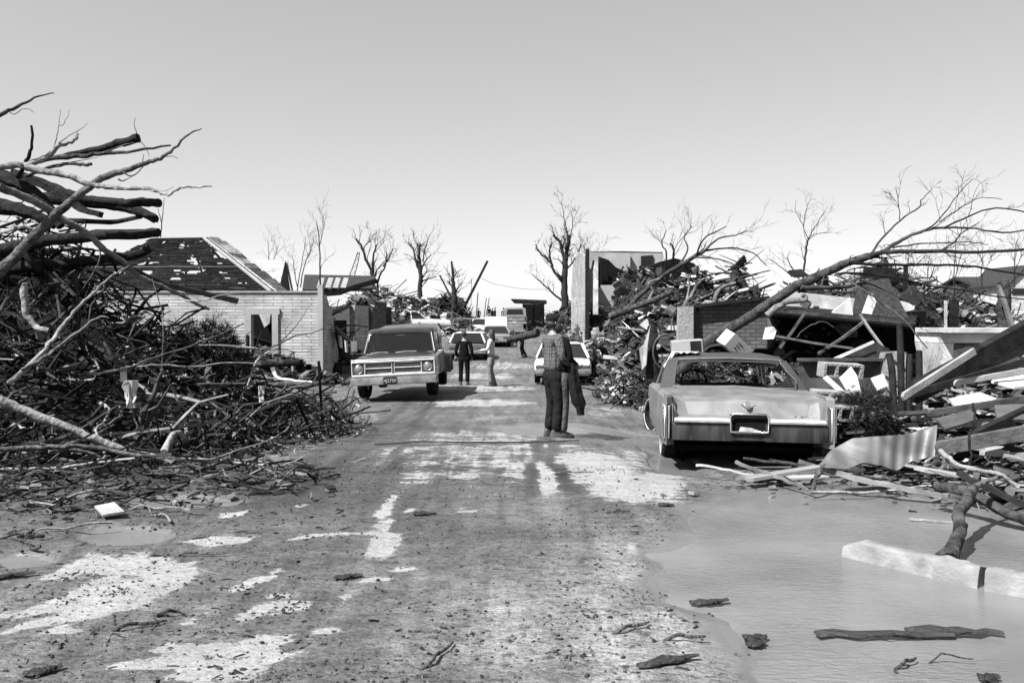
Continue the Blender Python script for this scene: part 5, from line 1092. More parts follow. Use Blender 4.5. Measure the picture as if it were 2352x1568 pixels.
# pale roofless building
B = thing('ruined_house', 'roofless pale house standing above the tall heap, side wall bright', 'house')
by = 46.0
MB().slab([P(1349, 580, by + 4), P(1522, 582, by + 4), P(1522, 712, by + 4), P(1349, 712, by + 4)], .2).build('rear_wall', M['plaster'], B)
tp = MB(); tp.tube([P(1345, 580, by + 3.9), P(1430, 579, by + 3.9), P(1522, 581, by + 3.9)], .07, 4); tp.build('wall_plate', M['dark_board'], B)
xw = xat(1343, by); za, zg = P(0, 588, by).z, -.4
sdw = MB(); prw = [(by, za), (by + 2, za + .3), (by + 4, za + .55), (by + 5.2, za + .1), (by + 6.5, za - .2), (by + 7, za - 1.4)]
sdw.loft([[(xw - .05 * i, y, zg), (xw - .05 * i, y, z), (xw + .2 - .05 * i, y, z), (xw + .2 - .05 * i, y, zg)] for i, (y, z) in enumerate(prw)]); sdw.build('side_wall', M['siding'], B)
MB().box((xw + .13, by - .06, (za + zg) / 2 + .15), (.22, .1, za - zg + .5)).build('corner_post', M['dark_board'], B)
MB().slab([P(1432, 582, by + 3.7), P(1446, 582, by + 3.7), P(1446, 660, by + 3.7), P(1432, 660, by + 3.7)], .3).build('chimney_breast', M['plaster'], B)
MB().slab([P(1472, 588, by + 3.75), P(1500, 586, by + 3.75), P(1500, 606, by + 3.75), P(1472, 612, by + 3.75)], .06).build('window', M['dark_board'], B)
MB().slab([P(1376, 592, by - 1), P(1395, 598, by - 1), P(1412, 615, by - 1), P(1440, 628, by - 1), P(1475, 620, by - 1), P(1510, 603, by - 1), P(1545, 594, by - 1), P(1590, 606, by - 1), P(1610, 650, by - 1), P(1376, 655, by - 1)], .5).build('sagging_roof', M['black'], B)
dfm = MB(); dfm.slab([P(1362, 600, by - 2), P(1373, 600, by - 2), P(1373, 722, by - 2), P(1362, 722, by - 2)], .2); dfm.build('door_jamb', M['dirty_white'], B)
pb = MB(); pb.slab([P(1374, 590, by - 2), P(1379, 590, by - 2), P(1379, 660, by - 2), P(1374, 660, by - 2)], .1); pb.build('jamb_post', M['dark_board'], B)
sg = MB(); sg.slab([P(1362, 596, by - 2.2), P(1353, 640, by - 2.2), P(1350, 655, by - 2.2), P(1355, 655, by - 2.2), P(1366, 600, by - 2.2)], .1); sg.build('hanging_board', M['board'], B)
frags('plaster_rubble', 900, *HA[:5], 'pale_rubble', 31, size=(.05, .5), flat=.7, lift=.3, face=True); frags('plaster_rubble', 420, *HF[:5], 'pale_rubble', 36, size=(.06, .5), flat=.7, lift=.3); frags('plaster_rubble', 420, *HB[:5], 'pale_rubble', 32, size=(.05, .45), flat=.7, lift=.3); frags('plaster_rubble', 500, 8.2, 11.0, 3.6, 2.6, .55, 'pale_rubble', 52, size=(.04, .3), flat=.5, lift=.3)
# fallen crown lying over the tall heap
def big_tree(name, label, limbs, cat='tree', trunk_m='bark', twig_n=0, seed=1, tw=(.3, .9), up=.15, fine=2, group=None, twm='twig', trunk_count=1, rmin=.005):
    """limbs: (pixel path, Y0, Y1, w0, w1); the first ones are trunk, the rest make the crown; fine twigs grow from all"""
    b = P(limbs[0][0][0][0], limbs[0][0][0][1], limbs[0][1]); root = thing(name, label, cat, tuple(b), group=group)
    T_, C_ = MB(), MB(); rn = random.Random(seed)
    for i, (pts, Y0, Y1, w0, w1) in enumerate(limbs):
        c = pathpx(pts, Y0, Y1); q = refine(c, 4, .006 * Y0 / 10, seed + i); n = len(q)
        rr = [lerp(w0, w1, (j / (n - 1)) ** .8) * q[j].y / F * .5 for j in range(n)]
        (T_ if i < trunk_count else C_).tube([p - b for p in q], rr, 8 if w0 > 8 else 5, .1, seed=i)
        for _ in range(twig_n):
            j = rn.randint(max(1, n // 4), n - 1); d = (q[j] - q[j - 1]).normalized()
            nd = (Matrix.Rotation(rn.uniform(.2, .8) * rn.choice((-1, 1)), 3, 'Y') @ d) + Vector((rn.gauss(0, .15), rn.gauss(0, .45), up))
            grow(C_, q[j] - b, nd, rn.uniform(*tw) * (1 - .4 * j / n), max(rmin, rr[j] * .4), fine, rn, .55, 4, up * .6, (2, 3), rmin * .7)
    T_.build('trunk', M[trunk_m], root, smooth=60)
    if C_.v: C_.build('crown', M[twm], root, smooth=80)
    return root
big_tree('fallen_tree', 'fallen bare tree whose crown arcs up to the right over the tall heap', [
    ([(1430, 722), (1480, 668), (1540, 622), (1590, 592), (1618, 576)], 26, 25.5, 13, 8), ([(1618, 576), (1650, 548), (1690, 540), (1715, 530)], 25.5, 25, 6, 2), ([(1600, 586), (1615, 550), (1640, 535), (1668, 520)], 25.5, 25.3, 5, 2), ([(1560, 610), (1580, 570), (1572, 545), (1590, 520)], 25.8, 26, 5, 2),
    ([(1525, 630), (1530, 580), (1520, 560), (1530, 530)], 26, 26.4, 5, 2), ([(1618, 576), (1680, 570), (1730, 582), (1760, 610)], 25.5, 25, 5, 2), ([(1590, 592), (1650, 595), (1710, 620), (1740, 650)], 25.5, 25, 4, 2), ([(1545, 605), (1548, 575), (1540, 558)], 26, 26, 6, 4)], seed=5, twig_n=5, tw=(.35, 1.0), fine=2)
for pts, w0, w1, m, lab in (([(1400, 728), (1450, 708), (1500, 690), (1545, 668)], 17, 11, 'bark', 'thick grey log lying diagonally across the middle of the tall heap'), ([(1480, 725), (1490, 690), (1500, 668), (1490, 650), (1515, 640)], 10, 4, 'pale_bark', 'pale crooked limb standing in the tall heap'),
                            ([(1590, 745), (1570, 710), (1588, 680), (1600, 655), (1618, 640)], 14, 5, 'pale_bark', 'pale forked limb rising left of the garage wall'), ([(1640, 700), (1648, 672), (1668, 655), (1690, 650)], 13, 6, 'pale_bark', 'short pale bent limb resting on the garage wall top'), ([(1575, 700), (1583, 660), (1580, 630)], 7, 3, 'pale_bark', 'thin pale limb beside the forked limb in the heap')):
    limb('branch', lab, pts, 24.2, 24.0, w0, w1, m)
limb('log', 'huge dark fallen trunk lying across the end of the street by the stooping person', [(1165, 780), (1195, 774), (1220, 768), (1236, 764)], 45, 44.5, 15, 20, 'bark', cat='log', n=10)
limb('stump', 'black splintered trunk standing behind the sedan, jagged at the top', [(1502, 880), (1496, 820), (1502, 770), (1494, 738)], 17.5, 17.5, 40, 10, 'dark_bark', cat='stump', n=9, wob=.25)
poly_slab('torn_wood', 'pale torn strip of wood against the black splintered trunk', [(1494, 745, 17.2), (1488, 790, 17.2), (1484, 838, 17.2), (1474, 850, 17.3), (1468, 800, 17.3), (1480, 788, 17.3)], .03, 'pale_board', 'board')
hp = MB(); hq = [P(1528 + 28 * math.cos(t), 808 + 40 * math.sin(t), 15.5) for t in [math.pi * (.45 + i * .115) for i in range(11)]]; hp.tube(hq, .022, 6); tag(hp.build('metal_hoop', M['dark_metal'], smooth=80), 'black curved metal hoop standing left of the sedan roof', 'metal hoop')
frags('brushwood', 1100, 4.2, 18.6, 1.5, 1.6, .55, 'twig', 41, size=(.05, .22), flat=.6, lift=.5, kind='stick')
# collapsed garage
Gr = thing('collapsed_garage', 'collapsed garage with a tilted roof over a black opening behind the sedan', 'garage')
gy = 18.6
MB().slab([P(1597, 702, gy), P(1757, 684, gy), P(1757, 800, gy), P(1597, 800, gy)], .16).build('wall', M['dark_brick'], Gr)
MB().slab([P(1592, 700, gy - .1), P(1760, 680, gy - .1), P(1760, 687, gy - .1), P(1592, 707, gy - .1)], .25).build('wall_plate', M['dark_board'], Gr)
MB().slab([P(1589, 700, gy - .12), P(1601, 700, gy - .12), P(1603, 800, gy - .12), P(1589, 800, gy - .12)], .14).build('corner_post', M['black'], Gr)
MB().slab([P(1556, 705, gy - .05), P(1588, 703, gy - .05), P(1588, 800, gy - .05), P(1552, 800, gy - .05)], .22).build('pier', M['concrete'], Gr)
MB().slab([P(1757, 710, 17), P(2098, 742, 17), P(2110, 722, 21.5), P(1765, 694, 21.5)], .14).build('roof', M['dark_board'], Gr)
MB().slab([P(1757, 707, 16.95), P(2098, 739, 16.95), P(2098, 746, 16.95), P(1757, 715, 16.95)], .1).build('fascia', M['board'], Gr)
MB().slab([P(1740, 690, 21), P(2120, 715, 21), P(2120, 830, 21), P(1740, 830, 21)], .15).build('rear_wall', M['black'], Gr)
MB().slab([P(1800, 668, 20.2), P(2005, 690, 20.2), P(2000, 735, 20.2), P(1800, 718, 20.2)], .1).build('ceiling_panel', M['dirty_white'], Gr)
limb('hose', 'thin curved pipe hanging in the black garage opening', [(1830, 775), (1850, 755), (1880, 740), (1900, 742), (1915, 752)], 16.5, 16.5, 3, 3, 'board', cat='pipe', wob=0)
poly_slab('plasterboard', 'small white cut-corner panel catching light in the black garage opening', [(1758, 752, 15.8), (1776, 750, 15.7), (1783, 760, 15.7), (1777, 778, 15.7), (1752, 779, 15.8)], .05, 'white', 'panel')
lw = thing('low_wall', 'low dark concrete wall with a pale pier, just right of the sedan roof', 'wall')
MB().slab([P(1835, 826, 14.6), P(2014, 826, 14.6), P(2014, 905, 14.6), P(1835, 905, 14.6)], .2).build('wall_face', M['grey_panel'], lw)
MB().slab([P(1830, 822, 14.55), P(2016, 821, 14.55), P(2016, 827, 14.55), P(1830, 828, 14.55)], .3).build('wall_cap', M['board'], lw)
MB().slab([P(2015, 808, 14.5), P(2062, 806, 14.5), P(2064, 905, 14.5), P(2015, 905, 14.5)], .35).build('pier', M['concrete'], lw)
for pts, m, lab in (([(1976, 647, 19.5), (2040, 640, 19.5), (2057, 673, 19.3), (2092, 738, 18.8), (1958, 728, 18.8), (1963, 690, 19.2)], 'shingle', 'large dark shingled roof piece standing tilted above the garage'), ([(2067, 680, 20), (2098, 654, 20), (2124, 680, 20), (2110, 697, 20), (2078, 697, 20)], 'shingle', 'smaller grey shingled roof piece right of the large one'),
                    ([(1996, 678, 18.6), (2004, 675, 18.6), (2013, 693, 18.6), (2002, 722, 18.6), (1982, 719, 18.6)], 'white', 'bright white board leaning on the large shingled piece'), ([(2067, 690, 19.2), (2103, 700, 19.2), (2099, 711, 19.2), (2080, 716, 19.2)], 'white', 'white scrap below the smaller shingled piece'),
                    ([(1912, 716, 18), (1953, 684, 18), (1960, 726, 18), (1915, 728, 18)], 'white', 'white broken panel left of the large shingled piece'), ([(1985, 612, 22), (2060, 616, 22), (2058, 640, 22), (1985, 638, 22)], 'dark_board', 'dark roof remnant level with the fallen tree fork'),
                    ([(1920, 818, 15.5), (2008, 784, 15.5), (2044, 802, 15.3), (2020, 821, 15.1)], 'dark_board', 'dark ribbed panel sloping onto the low wall'), ([(1915, 822, 15), (2006, 782, 15.2), (2009, 787, 15.2), (1922, 826, 15)], 'white', 'thin white strip along the edge of the dark ribbed panel')):
    poly_slab('roof_piece' if 'shingled' in lab and 'leaning' not in lab and 'below' not in lab and 'left' not in lab else 'panel', lab, pts, .06, m, 'panel')
scatter(14, 7.2, 15.9, 2.6, 1.0, .3, 58, [b for i, b in enumerate(BOARD) if i % 8 in (0, 2, 3, 5, 7)], 'broken_board', 'broken board heaped before the black garage opening', 'board', 'boards before the garage opening', L=(.4, 1.8), flat=.25, lift=(.0, .55), thick=(.7, 1.2), yaw=(70, 40))
frags('rubble', 600, 7.2, 16.0, 2.8, 1.2, .4, 'rubble', 58, size=(.04, .3), flat=.5, lift=.5); frags('rubble', 260, 7.0, 19.4, 2.4, .9, 2.3, 'rubble', 59, size=(.08, .5), flat=.4, lift=.2)
for a, b, w0, lab in (((1790, 800, 16.4), (1850, 716, 16.8), 9, 'leaning pale timber crossing the left half of the garage opening'), ((1880, 812, 16.2), (1990, 735, 16.6), 8, 'leaning grey timber crossing the right half of the garage opening'), ((1775, 770, 16.5), (1960, 800, 16.0), 7, 'fallen timber lying nearly level across the garage opening'), ((2030, 800, 16), (1975, 722, 16.7), 7, 'short timber propped under the garage roof corner')):
    p_, q_ = P(*a), P(*b); mb = MB(); mb.tube([p_, p_.lerp(q_, .5) + Vector((0, 0, -.02)), q_], [w0 * 16 / F * .5] * 3, 4, .08, seed=int(a[0])); tag(mb.build('timber', M['board']), lab, 'timber')
# the big fallen tree across the right
big_tree('fallen_tree', 'long fallen tree whose bare boughs sweep to the right edge of the photo', [
    ([(1560, 850), (1640, 775), (1700, 742), (1767, 697), (1832, 656), (1914, 618), (1950, 601), (2002, 588)], 15.2, 13.4, 30, 17), ([(2002, 588), (2028, 580), (2070, 578), (2160, 577), (2250, 579), (2380, 570)], 13.4, 12.4, 13, 6), ([(2010, 586), (2034, 575), (2074, 549), (2113, 533), (2158, 523), (2224, 523), (2302, 534), (2380, 524)], 13.4, 12.8, 11, 3),
    ([(1999, 588), (2025, 549), (2067, 507), (2110, 477), (2116, 461), (2137, 438)], 13.4, 13.8, 6, 2), ([(2067, 507), (2064, 467), (2059, 435)], 13.6, 13.6, 2.5, 1.5), ([(2126, 530), (2158, 503), (2181, 474), (2201, 445), (2234, 412)], 13.0, 13.4, 4, 1.5), ([(2158, 510), (2191, 487), (2224, 467), (2256, 454), (2302, 458)], 13.2, 13.6, 4, 1.5),
    ([(2168, 523), (2224, 497), (2289, 477), (2380, 492)], 12.9, 12.6, 5, 3), ([(2051, 569), (2093, 562), (2142, 559), (2224, 556), (2270, 562)], 13.2, 13.4, 4, 2), ([(1950, 603), (2028, 608), (2126, 608), (2224, 611), (2289, 621), (2380, 636)], 13.4, 12.2, 8, 4), ([(1920, 630), (1976, 627), (2061, 637), (2126, 654), (2191, 663), (2289, 680), (2370, 690)], 13.4, 12.0, 7, 3),
    ([(1917, 631), (1963, 654), (2028, 696), (2077, 735), (2130, 800)], 13.4, 12.3, 6, 3), ([(1970, 640), (2060, 680), (2126, 715), (2170, 745)], 13.3, 12.6, 4, 2), ([(1840, 660), (1900, 660), (1960, 655), (1990, 650)], 13.9, 13.8, 12, 6), ([(2160, 577), (2195, 553), (2210, 535), (2250, 510)], 12.9, 13.2, 5, 2)], seed=9, twig_n=4, tw=(.22, .6), up=.02, fine=2, rmin=.004)
limb('branch', 'stub of grey bough with a hooked end below the long fallen tree', [(1760, 725), (1790, 703), (1815, 692), (1850, 688), (1843, 676)], 13.2, 13.2, 17, 10, 'pale_bark', n=10)
# white overturned cabinet
cb = thing('cabinet', 'big white overturned cabinet lying among planks at the right', 'cabinet'); cy_ = 13.2
MB().slab([P(2102, 752, cy_), P(2330, 752, cy_), P(2330, 762, cy_), P(2102, 762, cy_)], .9).build('top_panel', M['dirty_white'], cb)
MB().slab([P(2101, 763, cy_ + .1), P(2330, 763, cy_ + .1), P(2330, 784, cy_ + .1), P(2101, 784, cy_ + .1)], .8).build('front_rail', M['white'], cb)
MB().slab([P(2101, 785, cy_ + .1), P(2130, 785, cy_ + .1), P(2126, 830, cy_ + .1), P(2117, 868, cy_ + .1)], .8).build('side_panel', M['white'], cb)
MB().slab([P(2120, 785, cy_ + .7), P(2330, 785, cy_ + .7), P(2330, 880, cy_ + .7), P(2120, 880, cy_ + .7)], .1).build('back_panel', M['grey_panel'], cb)
for pts, m, lab, th in (([(2163, 766, 12.9), (2214, 764, 12.9), (2214, 800, 12.9), (2168, 808, 12.9)], 'plaster', 'pale square panel with a bent corner on the white cabinet', .03), ([(2216, 766, 12.85), (2258, 768, 12.85), (2270, 792, 12.85), (2216, 797, 12.85)], 'concrete', 'cracked pale panel next to the square one on the cabinet', .03),
                    ([(2134, 790, 13.1), (2165, 789, 13.0), (2166, 806, 13.0), (2134, 808, 13.1)], 'dirty_white', 'small white drawer-like box inside the overturned cabinet', .25), ([(2206, 806, 12.6), (2290, 796, 12.6), (2260, 818, 12.3), (2226, 820, 12.3)], 'white', 'white flat sheet lying below the cracked panel', .03),
                    ([(2160, 828, 12.4), (2215, 816, 12.4), (2224, 826, 12.2), (2162, 838, 12.2)], 'concrete', 'rolled pale bundle lying below the cabinet', .12), ([(2277, 874, 10.2), (2310, 854, 10.6), (2400, 850, 10.6), (2400, 884, 10), (2330, 888, 9.9)], 'white', 'bright white sheet at the right edge below the slanting beams', .03),
                    ([(2150, 960, 9.2), (2230, 940, 9.4), (2245, 962, 9), (2170, 985, 8.8)], 'grey_panel', 'grey flat board behind the bent metal sheet', .03), ([(2180, 915, 9.9), (2250, 900, 10), (2290, 915, 9.8), (2200, 940, 9.6)], 'dirty_white', 'whitish crumpled panel in the dark hollow under the beams', .03),
                    ([(1928, 868, 11.4), (1955, 842, 11.4), (1968, 862, 11.3), (1978, 900, 11.2), (1950, 905, 11.2)], 'white', 'white jagged plasterboard piece right of the sedan trunk', .03), ([(2000, 868, 12), (2028, 858, 12), (2040, 885, 11.9), (2015, 896, 11.9)], 'white', 'white square piece propped under the dark posts', .03),
                    ([(1890, 868, 11), (1900, 862, 11), (1962, 918, 10.6), (1950, 922, 10.6)], 'white', 'white diagonal board lying across hollow blocks', .04), ([(2284, 930, 8.9), (2380, 925, 8.9), (2380, 965, 8.6), (2290, 960, 8.7)], 'grey_panel', 'dull grey panel at the right edge above the log pile', .04)):
    poly_slab('panel', lab, pts, th, m, 'panel')
# dark posts
for i, (x0, y0, x1, y1, lab) in enumerate(((2042, 812, 2056, 888, 'leftmost leaning dark post of the four by the white cabinet'), (2066, 744, 2072, 880, 'tallest dark post of the four, second from the left'), (2089, 815, 2088, 892, 'third dark post, thickest of the four'), (2111, 806, 2112, 898, 'dark post touching the white cabinet side'))):
    a, b = P(x0, y0, 12.2), P(x1, y1, 12.0); mb = MB(); mb.tube([a, a.lerp(b, .5), b + Vector((0, 0, -.5))], [.046, .05, .048], 8, .06); tag(mb.build('post', M['dark_board'], smooth=50), lab, 'post')
# long slanting beams
for a, b, w_, m, lab in (((2072, 912, 9.6), (2238, 806, 9.95), .085, 'pale_board', 'pale beam slanting from the bush up to the right edge'), ((2095, 905, 9.9), (2370, 752, 10.6), .24, 'dark_board', 'black beam slanting just behind the pale beam'), ((2120, 900, 10.2), (2380, 790, 10.8), .1, 'board', 'grey beam slanting below the black beam'), ((2085, 908, 9.8), (2380, 822, 10.5), .09, 'board', 'grey plank fanning out under the slanting beams'),
                         ((2190, 880, 10), (2390, 845, 10.2), .07, 'pale_board', 'pale lath lying under the fan of beams'), ((2130, 950, 9.4), (2390, 910, 9.4), .08, 'board', 'long thin rail bowing across the debris at the right'), ((2150, 1030, 8.3), (2400, 985, 8.2), .14, 'board', 'weathered wide plank running off the right edge'), ((2230, 1010, 8.5), (2400, 930, 8.9), .15, 'dark_board', 'black plank end rising to the right edge')):
    p, q = P(*a), P(*b); d = (q - p); mb = MB(); s_ = d.cross(Vector((0, 0, 1))).normalized() * w_ * .28; u_ = s_.cross(d).normalized() * w_ * .5
    if u_.z < 0: u_ = -u_
    mb.loft([[p + d * t + s_ + u_ * k, p + d * t - s_ + u_ * k, p + d * t - s_ - u_, p + d * t + s_ - u_] for t, k in ((0, .2), (.03, 1), (.5, 1), (1, 1))]); tag(mb.build('beam', M[m], bevel=.006), lab, 'beam')
# bent sheet metal
def pw(s, pts):
    for (a, va), (b, vb) in zip(pts, pts[1:]):
        if s <= b: return lerp(va, vb, sst(a, b, s) * .5 + .5 * (s - a) / (b - a))
    return pts[-1][1]
ms = MB(); rowsm = []
for j in range(7):
    t = j / 6; row = []
    for i in range(61):
        s = i / 60; px = lerp(1880, 2153, s) + 16 * t * (1 - s) - 6 * t * s; yt = pw(s, ((0, 1068), (.12, 1032), (.3, 1006), (.5, 1002), (.7, 999), (.88, 988), (1, 976))); yb = pw(s, ((0, 1074), (.2, 1076), (.35, 1062), (.5, 1068), (.65, 1080), (.8, 1058), (1, 1047)))
        Yd = lerp(8.05, 8.55, s) + .16 * (1 - t) + .011 * math.sin(s * 58 + 2 * t) * sst(.3, .6, s) + .03 * math.sin(s * 9 + t)
        row.append(P(px, lerp(yt, yb, t), Yd))
    rowsm.append(row)
bk_ = [[p + Vector((0, .012, 0)) for p in r] for r in rowsm]
ms.loft([a + b[::-1] for a, b in zip(rowsm, bk_)]); tag(ms.build('metal_sheet', M['sheet_metal'], smooth=60), 'big bent corrugated metal sheet lying in front of the debris right of the sedan', 'metal sheet')
# hollow blocks
def block(loc, rz, lab, grp=None, sc=1):
    mb = wall_with_hole(-.3, .3, -.1, .1, -.1, .2, [(-.26, -.12, -.07, .07), (-.08, .06, -.07, .07), (.1, .25, -.07, .07)]); o = mb.build('hollow_block', M['concrete']); o.location = loc; o.rotation_euler = (R(6), R(3), rz); o.scale = (sc,) * 3; return tag(o, lab, 'concrete block')
block(P(1930, 850, 11.8), R(8), 'dark-holed hollow block beside the sedan roof pillar'); block(P(1918, 915, 10.7), R(-4), 'hollow block showing three holes just right of the sedan tail'); block(P(1935, 948, 10.2), R(14), 'lower hollow block half buried under boards beside the tail light', sc=.9)
# debris field in front right
def shore(x, y): px, py = proj((x, y, base_g(x, y))); return py < 1068 + (px - 1640) * .2 + 22 * math.sin(x * 3) and px > 1930 - (py > 1040) * 260 and py > 860
DR = (6.4, 9.6, 4.6, 3.6, .32, 51)
mound('debris_heap', 8.3, 10.8, 4.0, 2.8, .62, 'soil', 52, nn=40)
frags('rubble', 1100, 8.0, 10.2, 4.0, 3.0, .5, 'rubble', 52, size=(.03, .28), flat=.35, lift=.16)
LB = [b for i, b in enumerate(BOARD) if i % 8 not in (4, 7)]
scatter(72, 7.4, 10.2, 4.6, 3.6, .5, 52, LB, 'broken_board', 'weathered board piled in the wreckage right of the grey sedan', 'board', 'boards in the wreckage right of the sedan', L=(.4, 2.4), flat=.14, lift=(.0, .34), thick=(.7, 1.3), yaw=(84, 32), cond=lambda x, y: y > 7.9 and shore(x, y))
scatter(48, 4.2, 8.3, 3.2, 1.6, .1, 53, LB, 'broken_board', 'splintered board washed up along the floodwater behind the sedan', 'board', 'boards along the floodwater edge', L=(.3, 1.7), flat=.08, lift=(.0, .12), thick=(.45, 1.0), yaw=(78, 22), cond=shore)
scatter(34, 4.6, 8.4, 3.4, 1.7, .1, 54, STICK, 'stick', 'thin stick caught among boards at the floodwater edge', 'branch', 'sticks along the floodwater edge', L=(.3, 1.4), flat=.12, lift=(.02, .16), thick=(.6, 1.5), yaw=(82, 35), cond=shore)
frags('litter_line', 420, 4.3, 8.2, 3.2, 1.3, .05, 'rubble', 53, size=(.02, .1), flat=.2, lift=.03)
for pts, Y0, Y1, w0, w1, m, lab in (([(1860, 1130), (1960, 1130), (2060, 1124), (2160, 1112)], 7.8, 8.0, 8, 5, 'pale_bark', 'long pale pole lying at the water edge in front of the bent sheet'), ([(1600, 1068), (1660, 1075), (1720, 1088), (1745, 1098)], 9.3, 8.6, 8, 4, 'pale_board', 'pale lance-shaped board lying behind the sedan at the water edge'), ([(1690, 1060), (1760, 1085), (1830, 1112), (1870, 1132)], 9.0, 8.0, 9, 8, 'board', 'grey stick angled from the sedan to the water edge'),
                         ([(2160, 1035), (2190, 1060), (2230, 1078), (2290, 1085), (2340, 1120)], 7.6, 7.2, 12, 9, 'pale_bark', 'crooked pale branch lying over boards at the lower right'), ([(2235, 925), (2238, 970), (2225, 1000), (2230, 1060), (2222, 1095)], 7.7, 7.5, 5, 7, 'dark_bark', 'black twisted branch standing in the debris at the lower right'), ([(1865, 1130), (1875, 1095), (1895, 1070), (1925, 1065)], 7.9, 8.3, 12, 9, 'bark', 'bent root-like branch at the left end of the metal sheet'),
                         ([(1890, 1075), (1960, 1095), (2060, 1118), (2180, 1140)], 8.3, 7.5, 16, 15, 'board', 'wide grey plank under the metal sheet'), ([(2090, 1190), (2160, 1196), (2220, 1200)], 6.9, 6.8, 6, 5, 'pale_board', 'pale stick floating near the standing branch'), ([(2200, 1085), (2270, 1120), (2352, 1160), (2400, 1180)], 7.3, 6.8, 18, 16, 'board', 'wide pale-edged plank running down to the right edge'), ([(2150, 1115), (2220, 1130), (2290, 1165), (2400, 1215)], 7.2, 6.4, 24, 26, 'bark', 'thick half-sunk log at the right edge behind the kerb block')):
    limb('branch' if 'branch' in lab or 'stick' in lab else 'log' if 'log' in lab else 'pole' if 'pole' in lab else 'broken_board', lab, pts, Y0, Y1, w0, w1, m, n=8 if 'bark' in m else 4, cat='log' if 'log' in lab else 'branch' if 'bark' in m else 'board')
# forked limb standing in the water, cut ends
fl = thing('branch', 'stout forked limb standing in the floodwater behind the kerb block', 'branch', tuple(G(2175, 1278)))
bw_ = Vector(fl.location); t = MB(); c = [P(2160, 1285, 5.72), P(2190, 1255, 5.8), P(2205, 1215, 5.95), P(2200, 1180, 6.1), P(2222, 1150, 6.3), P(2232, 1120, 6.5)]
t.tube([p - bw_ for p in refine(c, 4, .006, 4)], [lerp(.048, .04, i / 20) for i in range(21)], 10, .12); t.build('limb', M['bark'], fl, smooth=60)
t = MB(); t.tube([p - bw_ for p in refine([P(2183, 1282, 5.6), P(2188, 1262, 5.68), P(2197, 1240, 5.84)], 3)], [.05, .044], 9, .1); t.build('limb', M['bark'], fl, smooth=60)
t = MB(); t.tube([p - bw_ for p in refine([P(2232, 1120, 6.5), P(2260, 1108, 6.6), P(2290, 1095, 6.7)], 3)], [.03, .012], 7, .1); t.build('twig', M['bark'], fl, smooth=60)
# kerb block in the water
k0, k1, k2 = G(1948, 1262), G(2262, 1338), G(2470, 1372)
def kerb(a, b, lab, round_a):
    d = (b - a); L = d.length; d.normalize(); n = Vector((-d.y, d.x, 0)); mb = MB(); secs = []
    z0 = -.1; N = 60
    for i in range(N + 1):
        s = L * i / N; k = 1 if not round_a else min(1, .45 + .55 * (s / .12)) if s < .12 else 1
        w_, h = .095, .088 * k; c = a + d * s; j = .014 * mnoise.noise((s * 5, 1, 2)) + .009 * mnoise.noise((s * 17, 4, 2)); c.z = 0
        secs.append([tuple(c + n * x + Vector((0, 0, z))) for x, z in ((-w_, z0), (-w_ + .015 + j, h * .45), (-w_ * .72 + j, h * .86), (-w_ * .45, h + j), (w_ * .45, h - j), (w_ * .74 + j, h * .84), (w_ - .012, h * .4), (w_, z0))])
    o = mb.loft(secs).build('kerb_block', M['kerb'], smooth=35); return tag(o, lab, 'kerb block')
M['kerb'] = mat('kerb_concrete', .22, .46, .85, 5, bump=.25, bscale=40, detail=9)
dk = (k1 - k0).normalized()
kerb(k0, k1 - dk * .012, 'long pale concrete kerb block with a rounded end lying in the floodwater', True); kerb(k1 + dk * .012, k2, 'shorter pale kerb block at the right edge beyond the crack', False)
for i_, (cx, cy, rx, ry, h, n_, sd_) in enumerate(((7.6, 10.0, 4.4, 3.2, .5, 1500, 52), (4.9, 11.6, 1.5, 2.2, .35, 620, 56), (9.2, 18.8, 5, 3, .75, 500, 35), (4.2, 8.2, 3.1, 1.1, .06, 420, 53), (6.6, 28.5, 4.7, 4.2, 3.15, 500, 31))):
    rn = random.Random(70 + i_); mb = MB()
    for _ in range(n_):
        r = math.sqrt(rn.random()); t = rn.uniform(0, 6.283); x, y = cx + rx * r * math.cos(t), cy + ry * r * math.sin(t)
        if i_ in (0, 3) and not shore(x, y): continue
        if 1.7 < x - (y - 9.7) * .13 < 3.95 and 9.6 < y < 15.6: continue
        L_ = lerp(.08, .75, rn.random() ** 2) * (2 if i_ in (2, 4) else 1)
        mb.box((x, y, max(g(x, y), base_g(x, y) - .03) + mound_h(x, y, cx, cy, rx, ry, h, sd_) + rn.uniform(0, .22 if i_ != 3 else .06)), (L_, L_ * rn.uniform(.05, .22), rn.uniform(.006, .02)), Matrix.Rotation(rn.gauss(0, .7), 3, 'Z') @ Matrix.Rotation(rn.gauss(0, .3), 3, 'Y') @ Matrix.Rotation(rn.gauss(0, .5), 3, 'X'), rn.uniform(.3, 1))
    stuff(mb.build('splinters', M['pale_rubble'] if i_ % 3 == 1 else M['rubble']))
